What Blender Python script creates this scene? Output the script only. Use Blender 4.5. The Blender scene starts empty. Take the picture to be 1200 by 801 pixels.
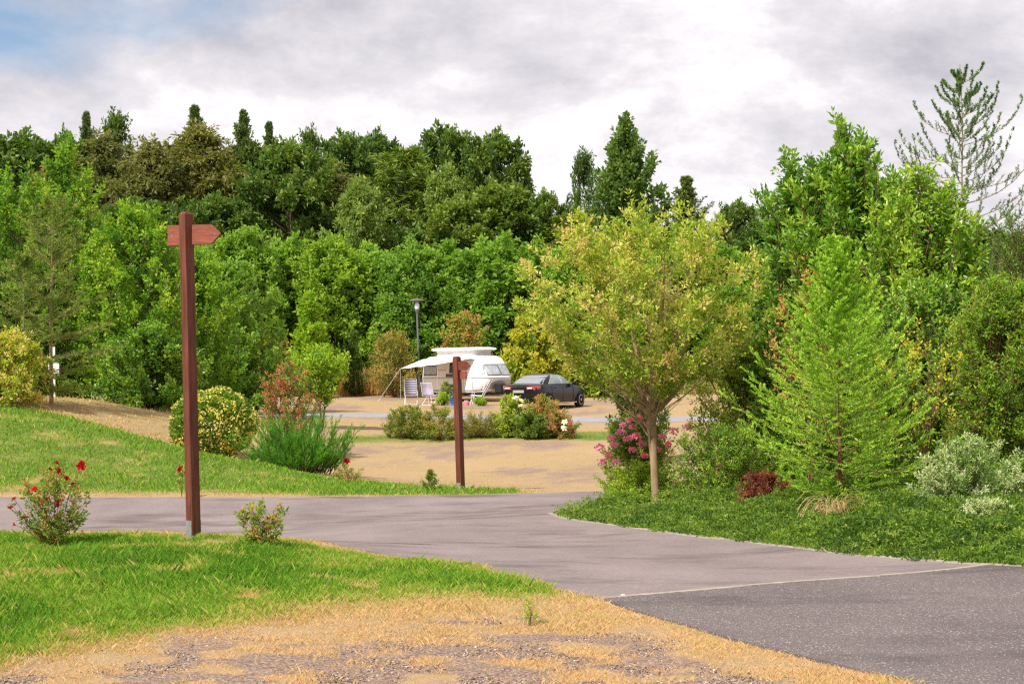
import bpy, math, random
import numpy as np
from mathutils import Matrix, Vector
from mathutils.geometry import delaunay_2d_cdt

random.seed(7)
rng = np.random.default_rng(7)
scene = bpy.context.scene
COL = scene.collection
R = math.radians

# ------------------------------------------------------------------ camera
EYE = Vector((0.0, 0.0, 1.45))
FPX, PW, PH = 1700.0, 1200.0, 801.0
cam_data = bpy.data.cameras.new("camera")
cam = bpy.data.objects.new("camera", cam_data)
COL.objects.link(cam)
CAM_M = Matrix.Rotation(R(90 + 1.06), 4, 'X') @ Matrix.Rotation(R(-0.8), 4, 'Z')
cam.matrix_world = Matrix.Translation(EYE) @ CAM_M
cam_data.sensor_width = 36.0
cam_data.lens = FPX / PW * 36.0
cam_data.clip_start = 0.1
cam_data.clip_end = 3000.0
scene.camera = cam

# ------------------------------------------------------------------ sun and sky
SUN_AZ, SUN_EL = 222.0, 48.0      # degrees clockwise from +Y
sun_dir = Vector((math.sin(R(SUN_AZ)) * math.cos(R(SUN_EL)), math.cos(R(SUN_AZ)) * math.cos(R(SUN_EL)), math.sin(R(SUN_EL))))
sl = bpy.data.lights.new("sun", 'SUN')
sl.energy = 4.8
sl.angle = R(2.5)
sl.color = (1.0, 0.95, 0.87)
so = bpy.data.objects.new("sun", sl)
so.rotation_euler = (-sun_dir).to_track_quat('-Z', 'Y').to_euler()
COL.objects.link(so)

world = bpy.data.worlds.new("World")
scene.world = world
world.use_nodes = True
nt = world.node_tree
nt.nodes.clear()
N, L = nt.nodes.new, nt.links.new
out = N('ShaderNodeOutputWorld')
sky = N('ShaderNodeTexSky'); sky.sky_type = 'NISHITA'; sky.sun_disc = False
sky.sun_elevation = R(SUN_EL); sky.sun_rotation = R(SUN_AZ)
bg1 = N('ShaderNodeBackground'); bg1.inputs['Strength'].default_value = 0.12
L(sky.outputs[0], bg1.inputs['Color'])
tc = N('ShaderNodeTexCoord')
sep = N('ShaderNodeSeparateXYZ'); L(tc.outputs['Generated'], sep.inputs[0])
def mth(op, a, b=None, c=None, clamp=False):
    n = N('ShaderNodeMath'); n.operation = op; n.use_clamp = clamp
    for i, v in enumerate((a, b, c)):
        if v is None: continue
        if isinstance(v, (int, float)): n.inputs[i].default_value = v
        else: L(v, n.inputs[i])
    return n.outputs[0]
zz = mth('ADD', mth('MAXIMUM', sep.outputs[2], 0.0), 0.42)
cx = mth('DIVIDE', sep.outputs[0], zz); cy = mth('DIVIDE', sep.outputs[1], zz)
cmb = N('ShaderNodeCombineXYZ'); L(cx, cmb.inputs[0]); L(cy, cmb.inputs[1])
def noise(vec, scale, detail, rough, off=(0, 0, 0), distort=0.0):
    mp = N('ShaderNodeMapping'); mp.inputs['Location'].default_value = off; L(vec, mp.inputs[0])
    n = N('ShaderNodeTexNoise'); n.inputs['Scale'].default_value = scale; n.inputs['Detail'].default_value = detail
    n.inputs['Roughness'].default_value = rough; n.inputs['Distortion'].default_value = distort
    L(mp.outputs[0], n.inputs['Vector']); return n.outputs['Fac']
def ramp(fac, stops):
    r = N('ShaderNodeValToRGB'); e = r.color_ramp.elements
    while len(e) > 1: e.remove(e[-1])
    e[0].position, e[0].color = stops[0][0], (*stops[0][1], 1)
    for p, c in stops[1:]:
        k = e.new(p); k.color = (*c, 1)
    L(fac, r.inputs[0]); return r.outputs[0]
n_shade = noise(cmb.outputs[0], 2.3, 12, 0.64, (3.1, 1.7, 0.0), 0.15)
n_big = noise(cmb.outputs[0], 0.9, 3, 0.5, (0.4, 5.2, 0.0), 0.2)
shade = mth('ADD', mth('MULTIPLY', n_shade, 0.62), mth('MULTIPLY', n_big, 0.38))
ccol = ramp(shade, [(0.40, (0.44, 0.43, 0.475)), (0.46, (0.59, 0.57, 0.61)), (0.51, (0.72, 0.695, 0.725)), (0.565, (0.95, 0.915, 0.92))])
bg2 = N('ShaderNodeBackground'); bg2.inputs['Strength'].default_value = 1.0
L(ccol, bg2.inputs['Color'])
n_gap = noise(cmb.outputs[0], 1.2, 7, 0.55, (7.80, 2.48, 0.0), 0.3)
gapn = mth('ADD', n_gap, mth('MULTIPLY', mth('SUBTRACT', cx, 0.0), 0.045))
mask = ramp(gapn, [(0.32, (0, 0, 0)), (0.42, (1, 1, 1))])
mixw = N('ShaderNodeMixShader')
L(mask, mixw.inputs[0]); L(bg1.outputs[0], mixw.inputs[1]); L(bg2.outputs[0], mixw.inputs[2])
L(mixw.outputs[0], out.inputs['Surface'])

scene.view_settings.view_transform = 'Standard'
scene.view_settings.look = 'None'
scene.view_settings.gamma = 1.0
scene.view_settings.exposure = 0.3
scene.view_settings.use_curve_mapping = False
scene.cycles.use_denoising = False
scene.cycles.filter_width = 1.3
scene.cycles.diffuse_bounces = 6
scene.cycles.transmission_bounces = 8

# ------------------------------------------------------------------ projection helpers
_M3 = np.array(CAM_M.to_3x3())
def rays(px, py):
    px = np.asarray(px, float); py = np.asarray(py, float)
    c = np.stack([(px - PW / 2) / FPX, -(py - PH / 2) / FPX, -np.ones_like(px)], -1)
    w = c @ _M3.T
    return w / w[..., 1:2]
def pix(px, py, d):
    r = rays(px, py)
    return np.array([r[..., 0] * d, r[..., 1] * d, r[..., 2] * d + EYE.z]).T if np.ndim(px) else np.array([r[0] * d, d, r[2] * d + EYE.z])

# terrain: thin plate spline through surveyed points (pixel x, pixel y, metres away)
_CP = [(-150, 801, 6.3), (300, 801, 6.3), (600, 801, 6.3), (900, 801, 6.3), (1300, 801, 6.3),
 (0, 640, 11.3), (222, 628, 11.6), (-150, 640, 11.3), (600, 700, 9.0), (0, 623, 12.8), (200, 624, 12.9), (-250, 622, 12.8), (400, 665, 10.4),
 (0, 583, 25), (-200, 583, 25), (150, 583, 25), (300, 583, 25), (450, 582, 25.5), (540, 580, 26.5), (690, 577, 28),
 (539, 573, 28), (350, 633, 13.8), (450, 651, 11.6), (560, 665, 10.5), (660, 698, 9.1), (640, 604, 19.8), (500, 610, 17.5), (640, 650, 12.3),
 (1165, 664, 10.4), (830, 631, 14.3), (1000, 651, 11.8), (768, 588, 19), (985, 592, 15), (1150, 600, 13), (700, 612, 17.3),
 (600, 515, 42.4), (430, 520, 42), (660, 492, 54), (420, 487, 54), (640, 476, 62), (545, 470, 69), (480, 474, 66), (500, 462, 78), (700, 463, 78),
 (330, 464, 77), (350, 490, 53), (0, 530, 30), (0, 478, 36), (-200, 520, 30), (-200, 465, 36), (150, 510, 34), (150, 548, 29.5), (80, 493, 35.2),
 (300, 543, 31), (300, 565, 28.2), (430, 571, 28.2), (120, 470, 43), (200, 500, 39), (250, 535, 36), (350, 555, 31.5), (1200, 610, 12.3), (940, 683.5, 9.6)]
_WP = [(-4, 16, -0.48), (-8, 16, -0.48), (-3.6, 19.5, -0.72), (-8, 19.5, -0.75), (0, 0, 0.02), (6, 0, 0.02), (-6, 0, 0.02), (0, -15, 0), (-15, -10, 0), (15, -10, 0),
 (5, 24, -0.62), (8, 24, -0.5), (10, 30, -0.6), (20, 30, -0.3), (-20, 50, 0.3), (25, 60, 0.0), (-28, 75, 0.3), (0, 100, 0.1), (-50, 110, 0.6), (50, 110, 0.4),
 (0, 180, 2.0), (-90, 200, 3), (90, 200, 2), (0, 400, 8), (-200, 400, 8), (200, 400, 8)]
_c = np.array([pix(*p) for p in _CP] + [np.array(p) + [0, 0, 0.0] for p in _WP])
def _U(r2): return np.where(r2 > 1e-12, r2 * np.log(r2 + 1e-12), 0.0)
_n = len(_c)
_A = np.zeros((_n + 3, _n + 3))
_d2 = ((_c[:, None, :2] - _c[None, :, :2]) ** 2).sum(-1)
_A[:_n, :_n] = _U(_d2) + np.eye(_n) * 0.4
_A[:_n, _n] = 1; _A[:_n, _n + 1:] = _c[:, :2]; _A[_n:, :_n] = _A[:_n, _n:].T
_w = np.linalg.solve(_A, np.concatenate([_c[:, 2], [0, 0, 0]]))
def T(x, y):
    x = np.asarray(x, float); y = np.asarray(y, float); shp = x.shape
    x = x.ravel(); y = y.ravel(); o = np.empty_like(x)
    for i in range(0, len(x), 40000):
        xs, ys = x[i:i + 40000], y[i:i + 40000]
        o[i:i + 40000] = _U((xs[:, None] - _c[None, :, 0]) ** 2 + (ys[:, None] - _c[None, :, 1]) ** 2) @ _w[:_n] + _w[_n] + _w[_n + 1] * xs + _w[_n + 2] * ys
    return o.reshape(shp)
def tz(x, y): return float(T(np.array([x]), np.array([y]))[0])
_DS = np.geomspace(4.0, 150.0, 700)
def hit(px, py):
    r = rays(px, py)
    X = r[0] * _DS; Z = EYE.z + r[2] * _DS
    below = Z <= T(X, _DS)
    i = int(np.argmax(below)) if below.any() else len(_DS) - 1
    i = max(i, 1)
    d0, d1 = _DS[i - 1], _DS[i]
    for _ in range(14):
        m = (d0 + d1) / 2
        if EYE.z + r[2] * m <= tz(r[0] * m, m): d1 = m
        else: d0 = m
    return np.array([r[0] * d1, d1, tz(r[0] * d1, d1)])
def hp(pts): return np.array([hit(*p)[:2] for p in pts])

def sdist(poly, X, Y):
    """signed distance, positive inside"""
    P = np.asarray(poly); Q = np.roll(P, -1, 0)
    d = np.full(X.shape, 1e9); ins = np.zeros(X.shape, bool)
    for (x0, y0), (x1, y1) in zip(P, Q):
        ex, ey = x1 - x0, y1 - y0
        t = np.clip(((X - x0) * ex + (Y - y0) * ey) / (ex * ex + ey * ey + 1e-12), 0, 1)
        d = np.minimum(d, (X - x0 - t * ex) ** 2 + (Y - y0 - t * ey) ** 2)
        if y0 != y1:
            c = ((y0 > Y) != (y1 > Y)) & (X < (x1 - x0) * (Y - y0) / (y1 - y0) + x0)
            ins ^= c
    d = np.sqrt(d)
    return np.where(ins, d, -d)
def smooth(a, b, x):
    t = np.clip((x - a) / (b - a), 0, 1); return t * t * (3 - 2 * t)
_perm = np.random.default_rng(3).random((64, 64))
def vnoise(X, Y):
    xi = np.floor(X).astype(int); yi = np.floor(Y).astype(int)
    fx = X - xi; fy = Y - yi; fx = fx * fx * (3 - 2 * fx); fy = fy * fy * (3 - 2 * fy)
    g = lambda a, b: _perm[a % 64, b % 64]
    return (g(xi, yi) * (1 - fx) + g(xi + 1, yi) * fx) * (1 - fy) + (g(xi, yi + 1) * (1 - fx) + g(xi + 1, yi + 1) * fx) * fy
def fbm(X, Y, f=1.0, o=4):
    s = 0; a = 1; t = 0
    for k in range(o):
        s = s + a * vnoise(X * f + 17.3 * k, Y * f + 9.1 * k); t += a; a *= 0.55; f *= 2.03
    return s / t

# ------------------------------------------------------------------ mesh helpers
def np_mesh(name, V, F, mat=None, smooth_=False, attrs=None, uv=None):
    V = np.ascontiguousarray(V, dtype=np.float32); F = np.ascontiguousarray(F, dtype=np.int32)
    me = bpy.data.meshes.new(name)
    k = F.shape[1]
    me.vertices.add(len(V)); me.vertices.foreach_set('co', V.ravel())
    me.loops.add(F.size); me.loops.foreach_set('vertex_index', F.ravel())
    me.polygons.add(len(F))
    me.polygons.foreach_set('loop_start', np.arange(0, F.size, k, dtype=np.int32))
    me.polygons.foreach_set('use_smooth', np.full(len(F), smooth_, dtype=bool))
    for an, av in (attrs or {}).items():
        a = me.attributes.new(an, 'FLOAT', 'POINT'); a.data.foreach_set('value', np.ascontiguousarray(av, dtype=np.float32))
    me.update(calc_edges=True)
    if mat: me.materials.append(mat)
    return me
def link(name, me, parent=None, loc=None, kind=None, label=None):
    o = bpy.data.objects.new(name, me); COL.objects.link(o)
    if parent is not None: o.parent = parent
    if loc is not None: o.location = loc
    if kind: o['kind'] = kind
    if label: o['label'] = label
    return o
def thing(name, label, cat, loc=(0, 0, 0), rz=0.0, group=None, scale=1.0):
    o = bpy.data.objects.new(name, None); COL.objects.link(o)
    o.location = loc; o.rotation_euler = (0, 0, rz); o.scale = (scale,) * 3
    o.empty_display_size = 0.2
    o['label'] = label; o['category'] = cat
    if group: o['group'] = group
    return o
KIDS = {}
def dup(root, loc, rz=0.0, scale=(1, 1, 1), label=None, group=None, cat=None, name=None):
    r = root.copy(); COL.objects.link(r)
    if name: r.name = name
    r.location = loc; r.rotation_euler = (0, 0, rz); r.scale = scale
    if label: r['label'] = label
    if group: r['group'] = group
    if cat: r['category'] = cat
    for ch in list(KIDS.get(root.name) or root.children):
        c = ch.copy(); COL.objects.link(c); c.parent = r
        for g in ch.children:
            d = g.copy(); COL.objects.link(d); d.parent = c
    return r

class MB:
    """collects simple solids and links them as one mesh"""
    def __init__(s): s.v = []; s.f = []; s.M = Matrix.Identity(4)
    def add(s, vs, fs):
        b = len(s.v); s.v += [tuple(s.M @ Vector(v)) for v in vs]; s.f += [tuple(i + b for i in f) for f in fs]
    def box(s, c, d, rot=None, taper=1.0):
        hx, hy, hz = d[0] / 2, d[1] / 2, d[2] / 2
        vs = [Vector((x * (taper if z > 0 else 1), y * (taper if z > 0 else 1), z)) for z in (-hz, hz) for x, y in ((-hx, -hy), (hx, -hy), (hx, hy), (-hx, hy))]
        if rot is not None: vs = [rot @ v for v in vs]
        s.add([v + Vector(c) for v in vs], [(3, 2, 1, 0), (4, 5, 6, 7), (0, 1, 5, 4), (1, 2, 6, 5), (2, 3, 7, 6), (3, 0, 4, 7)])
        return s
    def tube(s, pts, r, n=8, cap=True):
        pts = [Vector(p) for p in pts]
        rs = r if isinstance(r, (list, tuple)) else [r] * len(pts)
        rings = []; up = Vector((0.13, 0.31, 0.94)); vs = []
        for i, p in enumerate(pts):
            t = (pts[min(i + 1, len(pts) - 1)] - pts[max(i - 1, 0)]).normalized()
            a = t.cross(up)
            if a.length < 0.05: a = t.cross(Vector((1, 0, 0)))
            a.normalize(); b = t.cross(a)
            for k in range(n):
                w = 2 * math.pi * k / n
                vs.append(p + (a * math.cos(w) + b * math.sin(w)) * rs[i])
        fs = [(i * n + k, i * n + (k + 1) % n, (i + 1) * n + (k + 1) % n, (i + 1) * n + k) for i in range(len(pts) - 1) for k in range(n)]
        if cap: fs += [tuple(range(n))[::-1], tuple((len(pts) - 1) * n + k for k in range(n))]
        s.add(vs, fs); return s
    def lathe(s, prof, n=16, axis='Z', c=(0, 0, 0)):
        vs = []
        for (r, h) in prof:
            for k in range(n):
                w = 2 * math.pi * k / n
                p = (r * math.cos(w), r * math.sin(w), h)
                if axis == 'Y': p = (p[0], p[2], p[1])
                if axis == 'X': p = (p[2], p[0], p[1])
                vs.append(Vector(p) + Vector(c))
        m = len(prof)
        fs = [(i * n + k, i * n + (k + 1) % n, (i + 1) * n + (k + 1) % n, (i + 1) * n + k) for i in range(m - 1) for k in range(n)]
        fs += [tuple(range(n))[::-1], tuple((m - 1) * n + k for k in range(n))]
        s.add(vs, fs); return s
    def prism(s, poly, h0, h1, plane='XY'):
        n = len(poly)
        def P(a, b, h): return {'XY': (a, b, h), 'XZ': (a, h, b), 'YZ': (h, a, b)}[plane]
        vs = [P(a, b, h0) for a, b in poly] + [P(a, b, h1) for a, b in poly]
        s.add(vs, [tuple(range(n))[::-1], tuple(range(n, 2 * n))] + [(i, (i + 1) % n, n + (i + 1) % n, n + i) for i in range(n)])
        return s
    def build(s, name, mat, parent=None, smooth_=False, bevel=0.0, **k):
        me = bpy.data.meshes.new(name); me.from_pydata(s.v, [], s.f); me.update()
        import bmesh
        bm = bmesh.new(); bm.from_mesh(me); bmesh.ops.recalc_face_normals(bm, faces=bm.faces)
        if bevel > 0:
            es = [e for e in bm.edges if len(e.link_faces) == 2 and e.calc_face_angle(0) > 0.5]
            bmesh.ops.bevel(bm, geom=es, offset=bevel, segments=2, affect='EDGES', clamp_overlap=True)
        bm.to_mesh(me); bm.free()
        if smooth_:
            me.polygons.foreach_set('use_smooth', [True] * len(me.polygons))
            me.set_sharp_from_angle(angle=R(40))
        me.materials.append(mat)
        return link(name, me, parent, **k)

# ------------------------------------------------------------------ materials
def new_mat(name):
    m = bpy.data.materials.new(name); m.use_nodes = True
    t = m.node_tree; t.nodes.clear()
    return m, t
def nn(t, kind, **kw):
    n = t.nodes.new(kind)
    for k, v in kw.items():
        if k in n.inputs.keys(): n.inputs[k].default_value = v
        else: setattr(n, k, v)
    return n
def tramp(t, fac, stops, interp='LINEAR'):
    r = t.nodes.new('ShaderNodeValToRGB'); r.color_ramp.interpolation = interp; e = r.color_ramp.elements
    while len(e) > 1: e.remove(e[-1])
    e[0].position, e[0].color = stops[0][0], (*stops[0][1], 1)
    for p, c in stops[1:]: k = e.new(p); k.color = (*c, 1)
    t.links.new(fac, r.inputs[0]); return r.outputs[0]
def tnoise(t, scale, detail=4, rough=0.55, coord='Object', stretch=None, loc=None):
    c = t.nodes.new('ShaderNodeTexCoord'); m = t.nodes.new('ShaderNodeMapping')
    if stretch: m.inputs['Scale'].default_value = stretch
    if loc: m.inputs['Location'].default_value = loc
    t.links.new(c.outputs[coord], m.inputs[0])
    n = nn(t, 'ShaderNodeTexNoise', Scale=scale, Detail=detail, Roughness=rough)
    t.links.new(m.outputs[0], n.inputs['Vector']); return n.outputs['Fac']
def tmix(t, fac, a, b, mode='MIX'):
    m = t.nodes.new('ShaderNodeMix'); m.data_type = 'RGBA'; m.blend_type = mode
    for i, v in ((0, fac), (6, a), (7, b)):
        if isinstance(v, (int, float)): m.inputs[i].default_value = v
        elif isinstance(v, tuple): m.inputs[i].default_value = (*v, 1)
        else: t.links.new(v, m.inputs[i])
    return m.outputs[2]
def tmath(t, op, a, b=0.0, clamp=False):
    m = t.nodes.new('ShaderNodeMath'); m.operation = op; m.use_clamp = clamp
    for i, v in enumerate((a, b)):
        if isinstance(v, (int, float)): m.inputs[i].default_value = v
        else: t.links.new(v, m.inputs[i])
    return m.outputs[0]
def finish(m, t, color, rough=0.8, spec=0.3, metal=0.0, bump=None, bstr=0.3, bdist=0.01, coat=0.0, extra=None):
    b = t.nodes.new('ShaderNodeBsdfPrincipled')
    if isinstance(color, tuple): b.inputs['Base Color'].default_value = (*color, 1)
    else: t.links.new(color, b.inputs['Base Color'])
    if isinstance(rough, (int, float)): b.inputs['Roughness'].default_value = rough
    else: t.links.new(rough, b.inputs['Roughness'])
    b.inputs['Specular IOR Level'].default_value = spec; b.inputs['Metallic'].default_value = metal
    b.inputs['Coat Weight'].default_value = coat
    if bump is not None:
        bp = t.nodes.new('ShaderNodeBump'); bp.inputs['Strength'].default_value = bstr; bp.inputs['Distance'].default_value = bdist
        t.links.new(bump, bp.inputs['Height']); t.links.new(bp.outputs[0], b.inputs['Normal'])
    o = t.nodes.new('ShaderNodeOutputMaterial'); t.links.new(b.outputs[0], o.inputs[0])
    return m
def plain(name, col, rough=0.6, spec=0.4, metal=0.0, var=0.12, scale=6.0, coat=0.0):
    m, t = new_mat(name)
    f = tnoise(t, scale, 5)
    d = tuple(c * (1 - var) for c in col); u = tuple(min(1, c * (1 + var)) for c in col)
    return finish(m, t, tramp(t, f, [(0.3, d), (0.7, u)]), rough, spec, metal, coat=coat)
LEAF_GAIN = 1.9
def leaf_mat(name, stops, trans=0.42, rough=0.5, spec=0.3, through=(1.25, 1.25, 0.6)):
    """stops: albedo along the 'tint' attribute (young / old leaves, each leaf its own value)"""
    m, t = new_mat(name)
    a = nn(t, 'ShaderNodeAttribute', attribute_name='tint')
    k = len(stops)
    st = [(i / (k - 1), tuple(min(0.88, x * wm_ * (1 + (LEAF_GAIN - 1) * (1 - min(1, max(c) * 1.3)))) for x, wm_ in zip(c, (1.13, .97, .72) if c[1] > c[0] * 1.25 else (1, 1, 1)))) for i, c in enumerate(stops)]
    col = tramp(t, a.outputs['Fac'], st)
    oi = t.nodes.new('ShaderNodeObjectInfo')     # every plant its own slight shade
    col = tmix(t, 1.0, col, tramp(t, oi.outputs['Random'], [(0.0, (0.84, 0.88, 0.95)), (0.5, (1.0, 1.0, 1.0)), (1.0, (1.16, 1.06, 0.9))]), 'MULTIPLY')
    b = nn(t, 'ShaderNodeBsdfPrincipled', Roughness=rough); b.inputs['Specular IOR Level'].default_value = spec
    t.links.new(col, b.inputs['Base Color'])
    tr = t.nodes.new('ShaderNodeBsdfTranslucent')
    t.links.new(tmix(t, 1.0, col, through, 'MULTIPLY'), tr.inputs['Color'])
    mx = t.nodes.new('ShaderNodeMixShader'); mx.inputs[0].default_value = trans
    t.links.new(b.outputs[0], mx.inputs[1]); t.links.new(tr.outputs[0], mx.inputs[2])
    o = t.nodes.new('ShaderNodeOutputMaterial'); t.links.new(mx.outputs[0], o.inputs[0])
    return m
def bark_mat(name, a, b, scale=14):
    m, t = new_mat(name)
    f = tnoise(t, scale, 6, 0.65, stretch=(1, 1, 0.25))
    return finish(m, t, tramp(t, f, [(0.3, a), (0.7, b)]), 0.9, 0.15, bump=f, bstr=0.8, bdist=0.02)
# ------------------------------------------------------------------ ground regions (world outlines read off the terrain)
edge_junction = np.array([(-30, 19.4), (-12, 19.4), (-6, 19.3), (-3.9, 18.2), (-2.9, 16.0), (-2.05, 13.8)] + [tuple(p) for p in hp([(400, 641), (450, 650), (510, 657), (560, 665), (610, 679), (640, 689), (690, 700), (708, 703.5)])])
bed_front = hp([(645, 602), (652, 606), (672, 610), (700, 613.5), (740, 619), (790, 626), (830, 631), (900, 639), (960, 646), (1010, 652), (1090, 659), (1160, 663.5), (1240, 667), (1400, 672)])
far_edge = hp([(-150, 583.5), (0, 583), (150, 583), (300, 583), (430, 582), (500, 580.5), (560, 580), (620, 578.5), (690, 576)])
line_l, line_r = hp([(708, 703.5), (1162, 664)])
bed_tip = bed_front[0]
ROAD = [tuple(p) for p in edge_junction] + [tuple(line_r)] + [tuple(p) for p in bed_front[:12][::-1]] + \
       [(bed_tip[0] + 0.15, bed_tip[1] + 0.9), (2.6, 22.6), (6, 23.2), (12, 23.6), (30, 24), (30, 30), (12, 29.4), (5, 28.9)] + [tuple(p) for p in far_edge[::-1]] + [(-30, 25.2)]
COARSE = [tuple(line_l)] + [tuple(p) for p in hp([(745, 717), (800, 733), (870, 753), (950, 774), (1010, 789), (1062, 801)])] + [(2.1, 5.0), (2.6, 3.0), (3.0, -2), (3.0, -12), (14, -12), (14, 9.2)] + \
         [tuple(p) for p in bed_front[12:][::-1]] + [tuple(line_r)]
FARPATH = [(-40, 53.5), (-8.5, 53.3), (0, 52.8), (5, 51.6), (12, 50.4), (40, 48.5), (40, 51.5), (12, 53.6), (5, 55.0), (0, 56), (-8.5, 56.6), (-40, 57)]
def poly_in(x, y): return np.maximum(np.maximum(sdist(ROAD, x, y), sdist(COARSE, x, y)), sdist(FARPATH, x, y))

LAWN_NEAR = hp([(-300, 627), (0, 626), (200, 628), (350, 636), (450, 651), (560, 665), (640, 689), (660, 697), (600, 700), (540, 698), (480, 698), (420, 706), (360, 712), (300, 726), (200, 738), (110, 755), (0, 778), (-200, 800)])
SOIL_A = hp([(-80, 800), (40, 785), (150, 765), (250, 750), (340, 746), (420, 752), (450, 775), (600, 780), (800, 785), (960, 796), (940, 830), (-80, 840)])
SOIL_B = hp([(450, 745), (520, 722), (600, 718), (680, 735), (780, 760), (840, 790), (760, 812), (560, 815), (470, 790)])
MOUND = [(-40, 25.6), (-12, 25.5), (-2.6, 26), (-0.4, 27), (-1.6, 29.3), (-5, 32.5), (-9, 35.5), (-13, 37.5), (-40, 40)]
VERGE = [(-3.5, 25.6), (-1.2, 26.4), (0.2, 27.3), (0.1, 28.3), (-1.3, 28.6), (-3.2, 28.2)]
RIM = hp([(300, 520), (440, 517), (560, 516), (690, 516), (760, 515), (760, 505), (680, 505), (560, 508), (440, 509), (300, 508)])
BED = [tuple(p) for p in bed_front] + [(30, 10), (30, 23.4), (12, 23), (6, 22.6), (2.6, 22.0), (bed_tip[0] + 0.2, bed_tip[1] + 0.6)]
BACKBANK = [(-40, 40), (-13, 37.5), (-9, 35.5), (-7, 36.5), (-6, 40), (-7.5, 46), (-12, 55), (-40, 60)]

def cover(x, y):
    """dryness of the turf (0 green .. 1 straw) and bare soil (0..1)"""
    n1 = fbm(x, y, 0.9, 4); n2 = fbm(x + 50, y + 20, 3.1, 3); n3 = fbm(x + 11, y - 7, 0.35, 3)
    j = (n2 - 0.5) * 1.1
    dry = np.full(x.shape, 0.84) + (n1 - 0.5) * 0.35 + (n2 - .5) * .25
    soil = smooth(0.55, 0.8, n3 * 0.5 + n2 * 0.5) * 0.35
    soil = np.where(y > 27, smooth(0.38, 0.66, n3 * .55 + n2 * .3 + n1 * .15) * 0.62 + 0.08, soil)
    def put(poly, v, blur, s=None):
        nonlocal dry, soil
        w = smooth(-blur, blur, sdist(poly, x, y) + j * blur * 1.3)
        dry = dry * (1 - w) + v * w
        if s is not None: soil = soil * (1 - w) + s * w
    put(LAWN_NEAR, 0.13 + (n1 - 0.5) * 0.8 + smooth(0.55, 0.8, n2) * 0.5, 0.5, 0.0)
    n4 = fbm(x + 5, y, 9, 3); brk = smooth(0.32, 0.60, n2 * .5 + n4 * .5) * .98
    put(SOIL_A, 0.92, 0.5, brk)
    put(SOIL_B, 0.92, 0.55, brk)
    put(MOUND, 0.20 + smooth(0.5, 0.8, n1 * .6 + n2 * .4) * 0.5, 0.5, 0.0)
    put(VERGE, 0.2, 0.35, 0.0)
    put(RIM, 0.32 + (n1 - .5) * .5, 0.8, 0.0)
    put(BACKBANK, 0.75, 0.8, 0.15)
    put(BED, 0.15, 0.3, 0.1)
    pd = sdist(ROAD, x, y)
    near = smooth(-0.28, -0.04, pd + j * 0.12) * (y < 60) * (y > 18)
    dry = dry * (1 - near * 0.75) + 0.95 * near * 0.75
    soil = np.maximum(soil, smooth(-0.14, -0.02, pd) * 0.7 * (y > 18))
    return np.clip(dry, 0, 1), np.clip(soil, 0, 1)

# ground sheet
def build_ground():
    d = np.concatenate([-(np.geomspace(3, 43, 22)[::-1] - 3), np.linspace(0.4, 4.2, 9), np.geomspace(4.4, 45, 330), np.geomspace(46, 420, 120)])
    u = np.linspace(-1, 1, 341); u = np.sign(u) * np.abs(u) ** 1.25
    w = np.maximum(np.abs(d), 0) * 0.62 + 9
    X = u[None, :] * w[:, None]; Y = np.repeat(d[:, None], len(u), 1)
    Z = T(X, Y)
    s = poly_in(X, Y)
    Z = Z - 0.04 * smooth(0.10, 0.4, s)
    near = np.exp(-np.maximum(Y - 5, 0) / 25)
    Z += (fbm(X, Y, 5, 3) - 0.5) * 0.03 * near * smooth(0.0, 0.35, -s)
    dry, soil = cover(X, Y)
    n, m = X.shape
    idx = np.arange(n * m).reshape(n, m)
    F = np.stack([idx[:-1, :-1], idx[:-1, 1:], idx[1:, 1:], idx[1:, :-1]], -1).reshape(-1, 4)
    V = np.stack([X, Y, Z], -1).reshape(-1, 3)
    m_, t = new_mat("turf_ground")
    a = nn(t, 'ShaderNodeAttribute', attribute_name='dry'); b = nn(t, 'ShaderNodeAttribute', attribute_name='soil')
    f1 = tnoise(t, 9, 6, 0.7); f2 = tnoise(t, 60, 4, 0.7)
    dn = tmath(t, 'ADD', a.outputs['Fac'], tmath(t, 'MULTIPLY', tmath(t, 'SUBTRACT', f1, 0.5), 0.5), True)
    g = tramp(t, dn, [(0.05, (0.09, 0.16, 0.025)), (0.35, (0.20, 0.23, 0.05)), (0.62, (0.38, 0.28, 0.13)), (1.0, (0.46, 0.315, 0.18))])
    sn = tmath(t, 'ADD', b.outputs['Fac'], tmath(t, 'MULTIPLY', tmath(t, 'SUBTRACT', f2, 0.5), 0.9), True)
    so_ = tramp(t, f2, [(0.3, (0.13, 0.085, 0.065)), (0.5, (0.29, 0.20, 0.155)), (0.72, (0.50, 0.38, 0.31))])
    c = tmix(t, tramp(t, sn, [(0.25, (0, 0, 0)), (0.7, (1, 1, 1))]), g, so_)
    c = tmix(t, 1.0, c, tramp(t, f2, [(0.3, (0.72, 0.72, 0.72)), (0.7, (1.15, 1.15, 1.15))]), 'MULTIPLY')
    finish(m_, t, c, 0.95, 0.1, bump=f2, bstr=0.6, bdist=0.03)
    me = np_mesh("ground", V, F, m_, True, {'dry': dry.ravel(), 'soil': soil.ravel()})
    link("ground", me, kind='structure')
build_ground()

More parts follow.
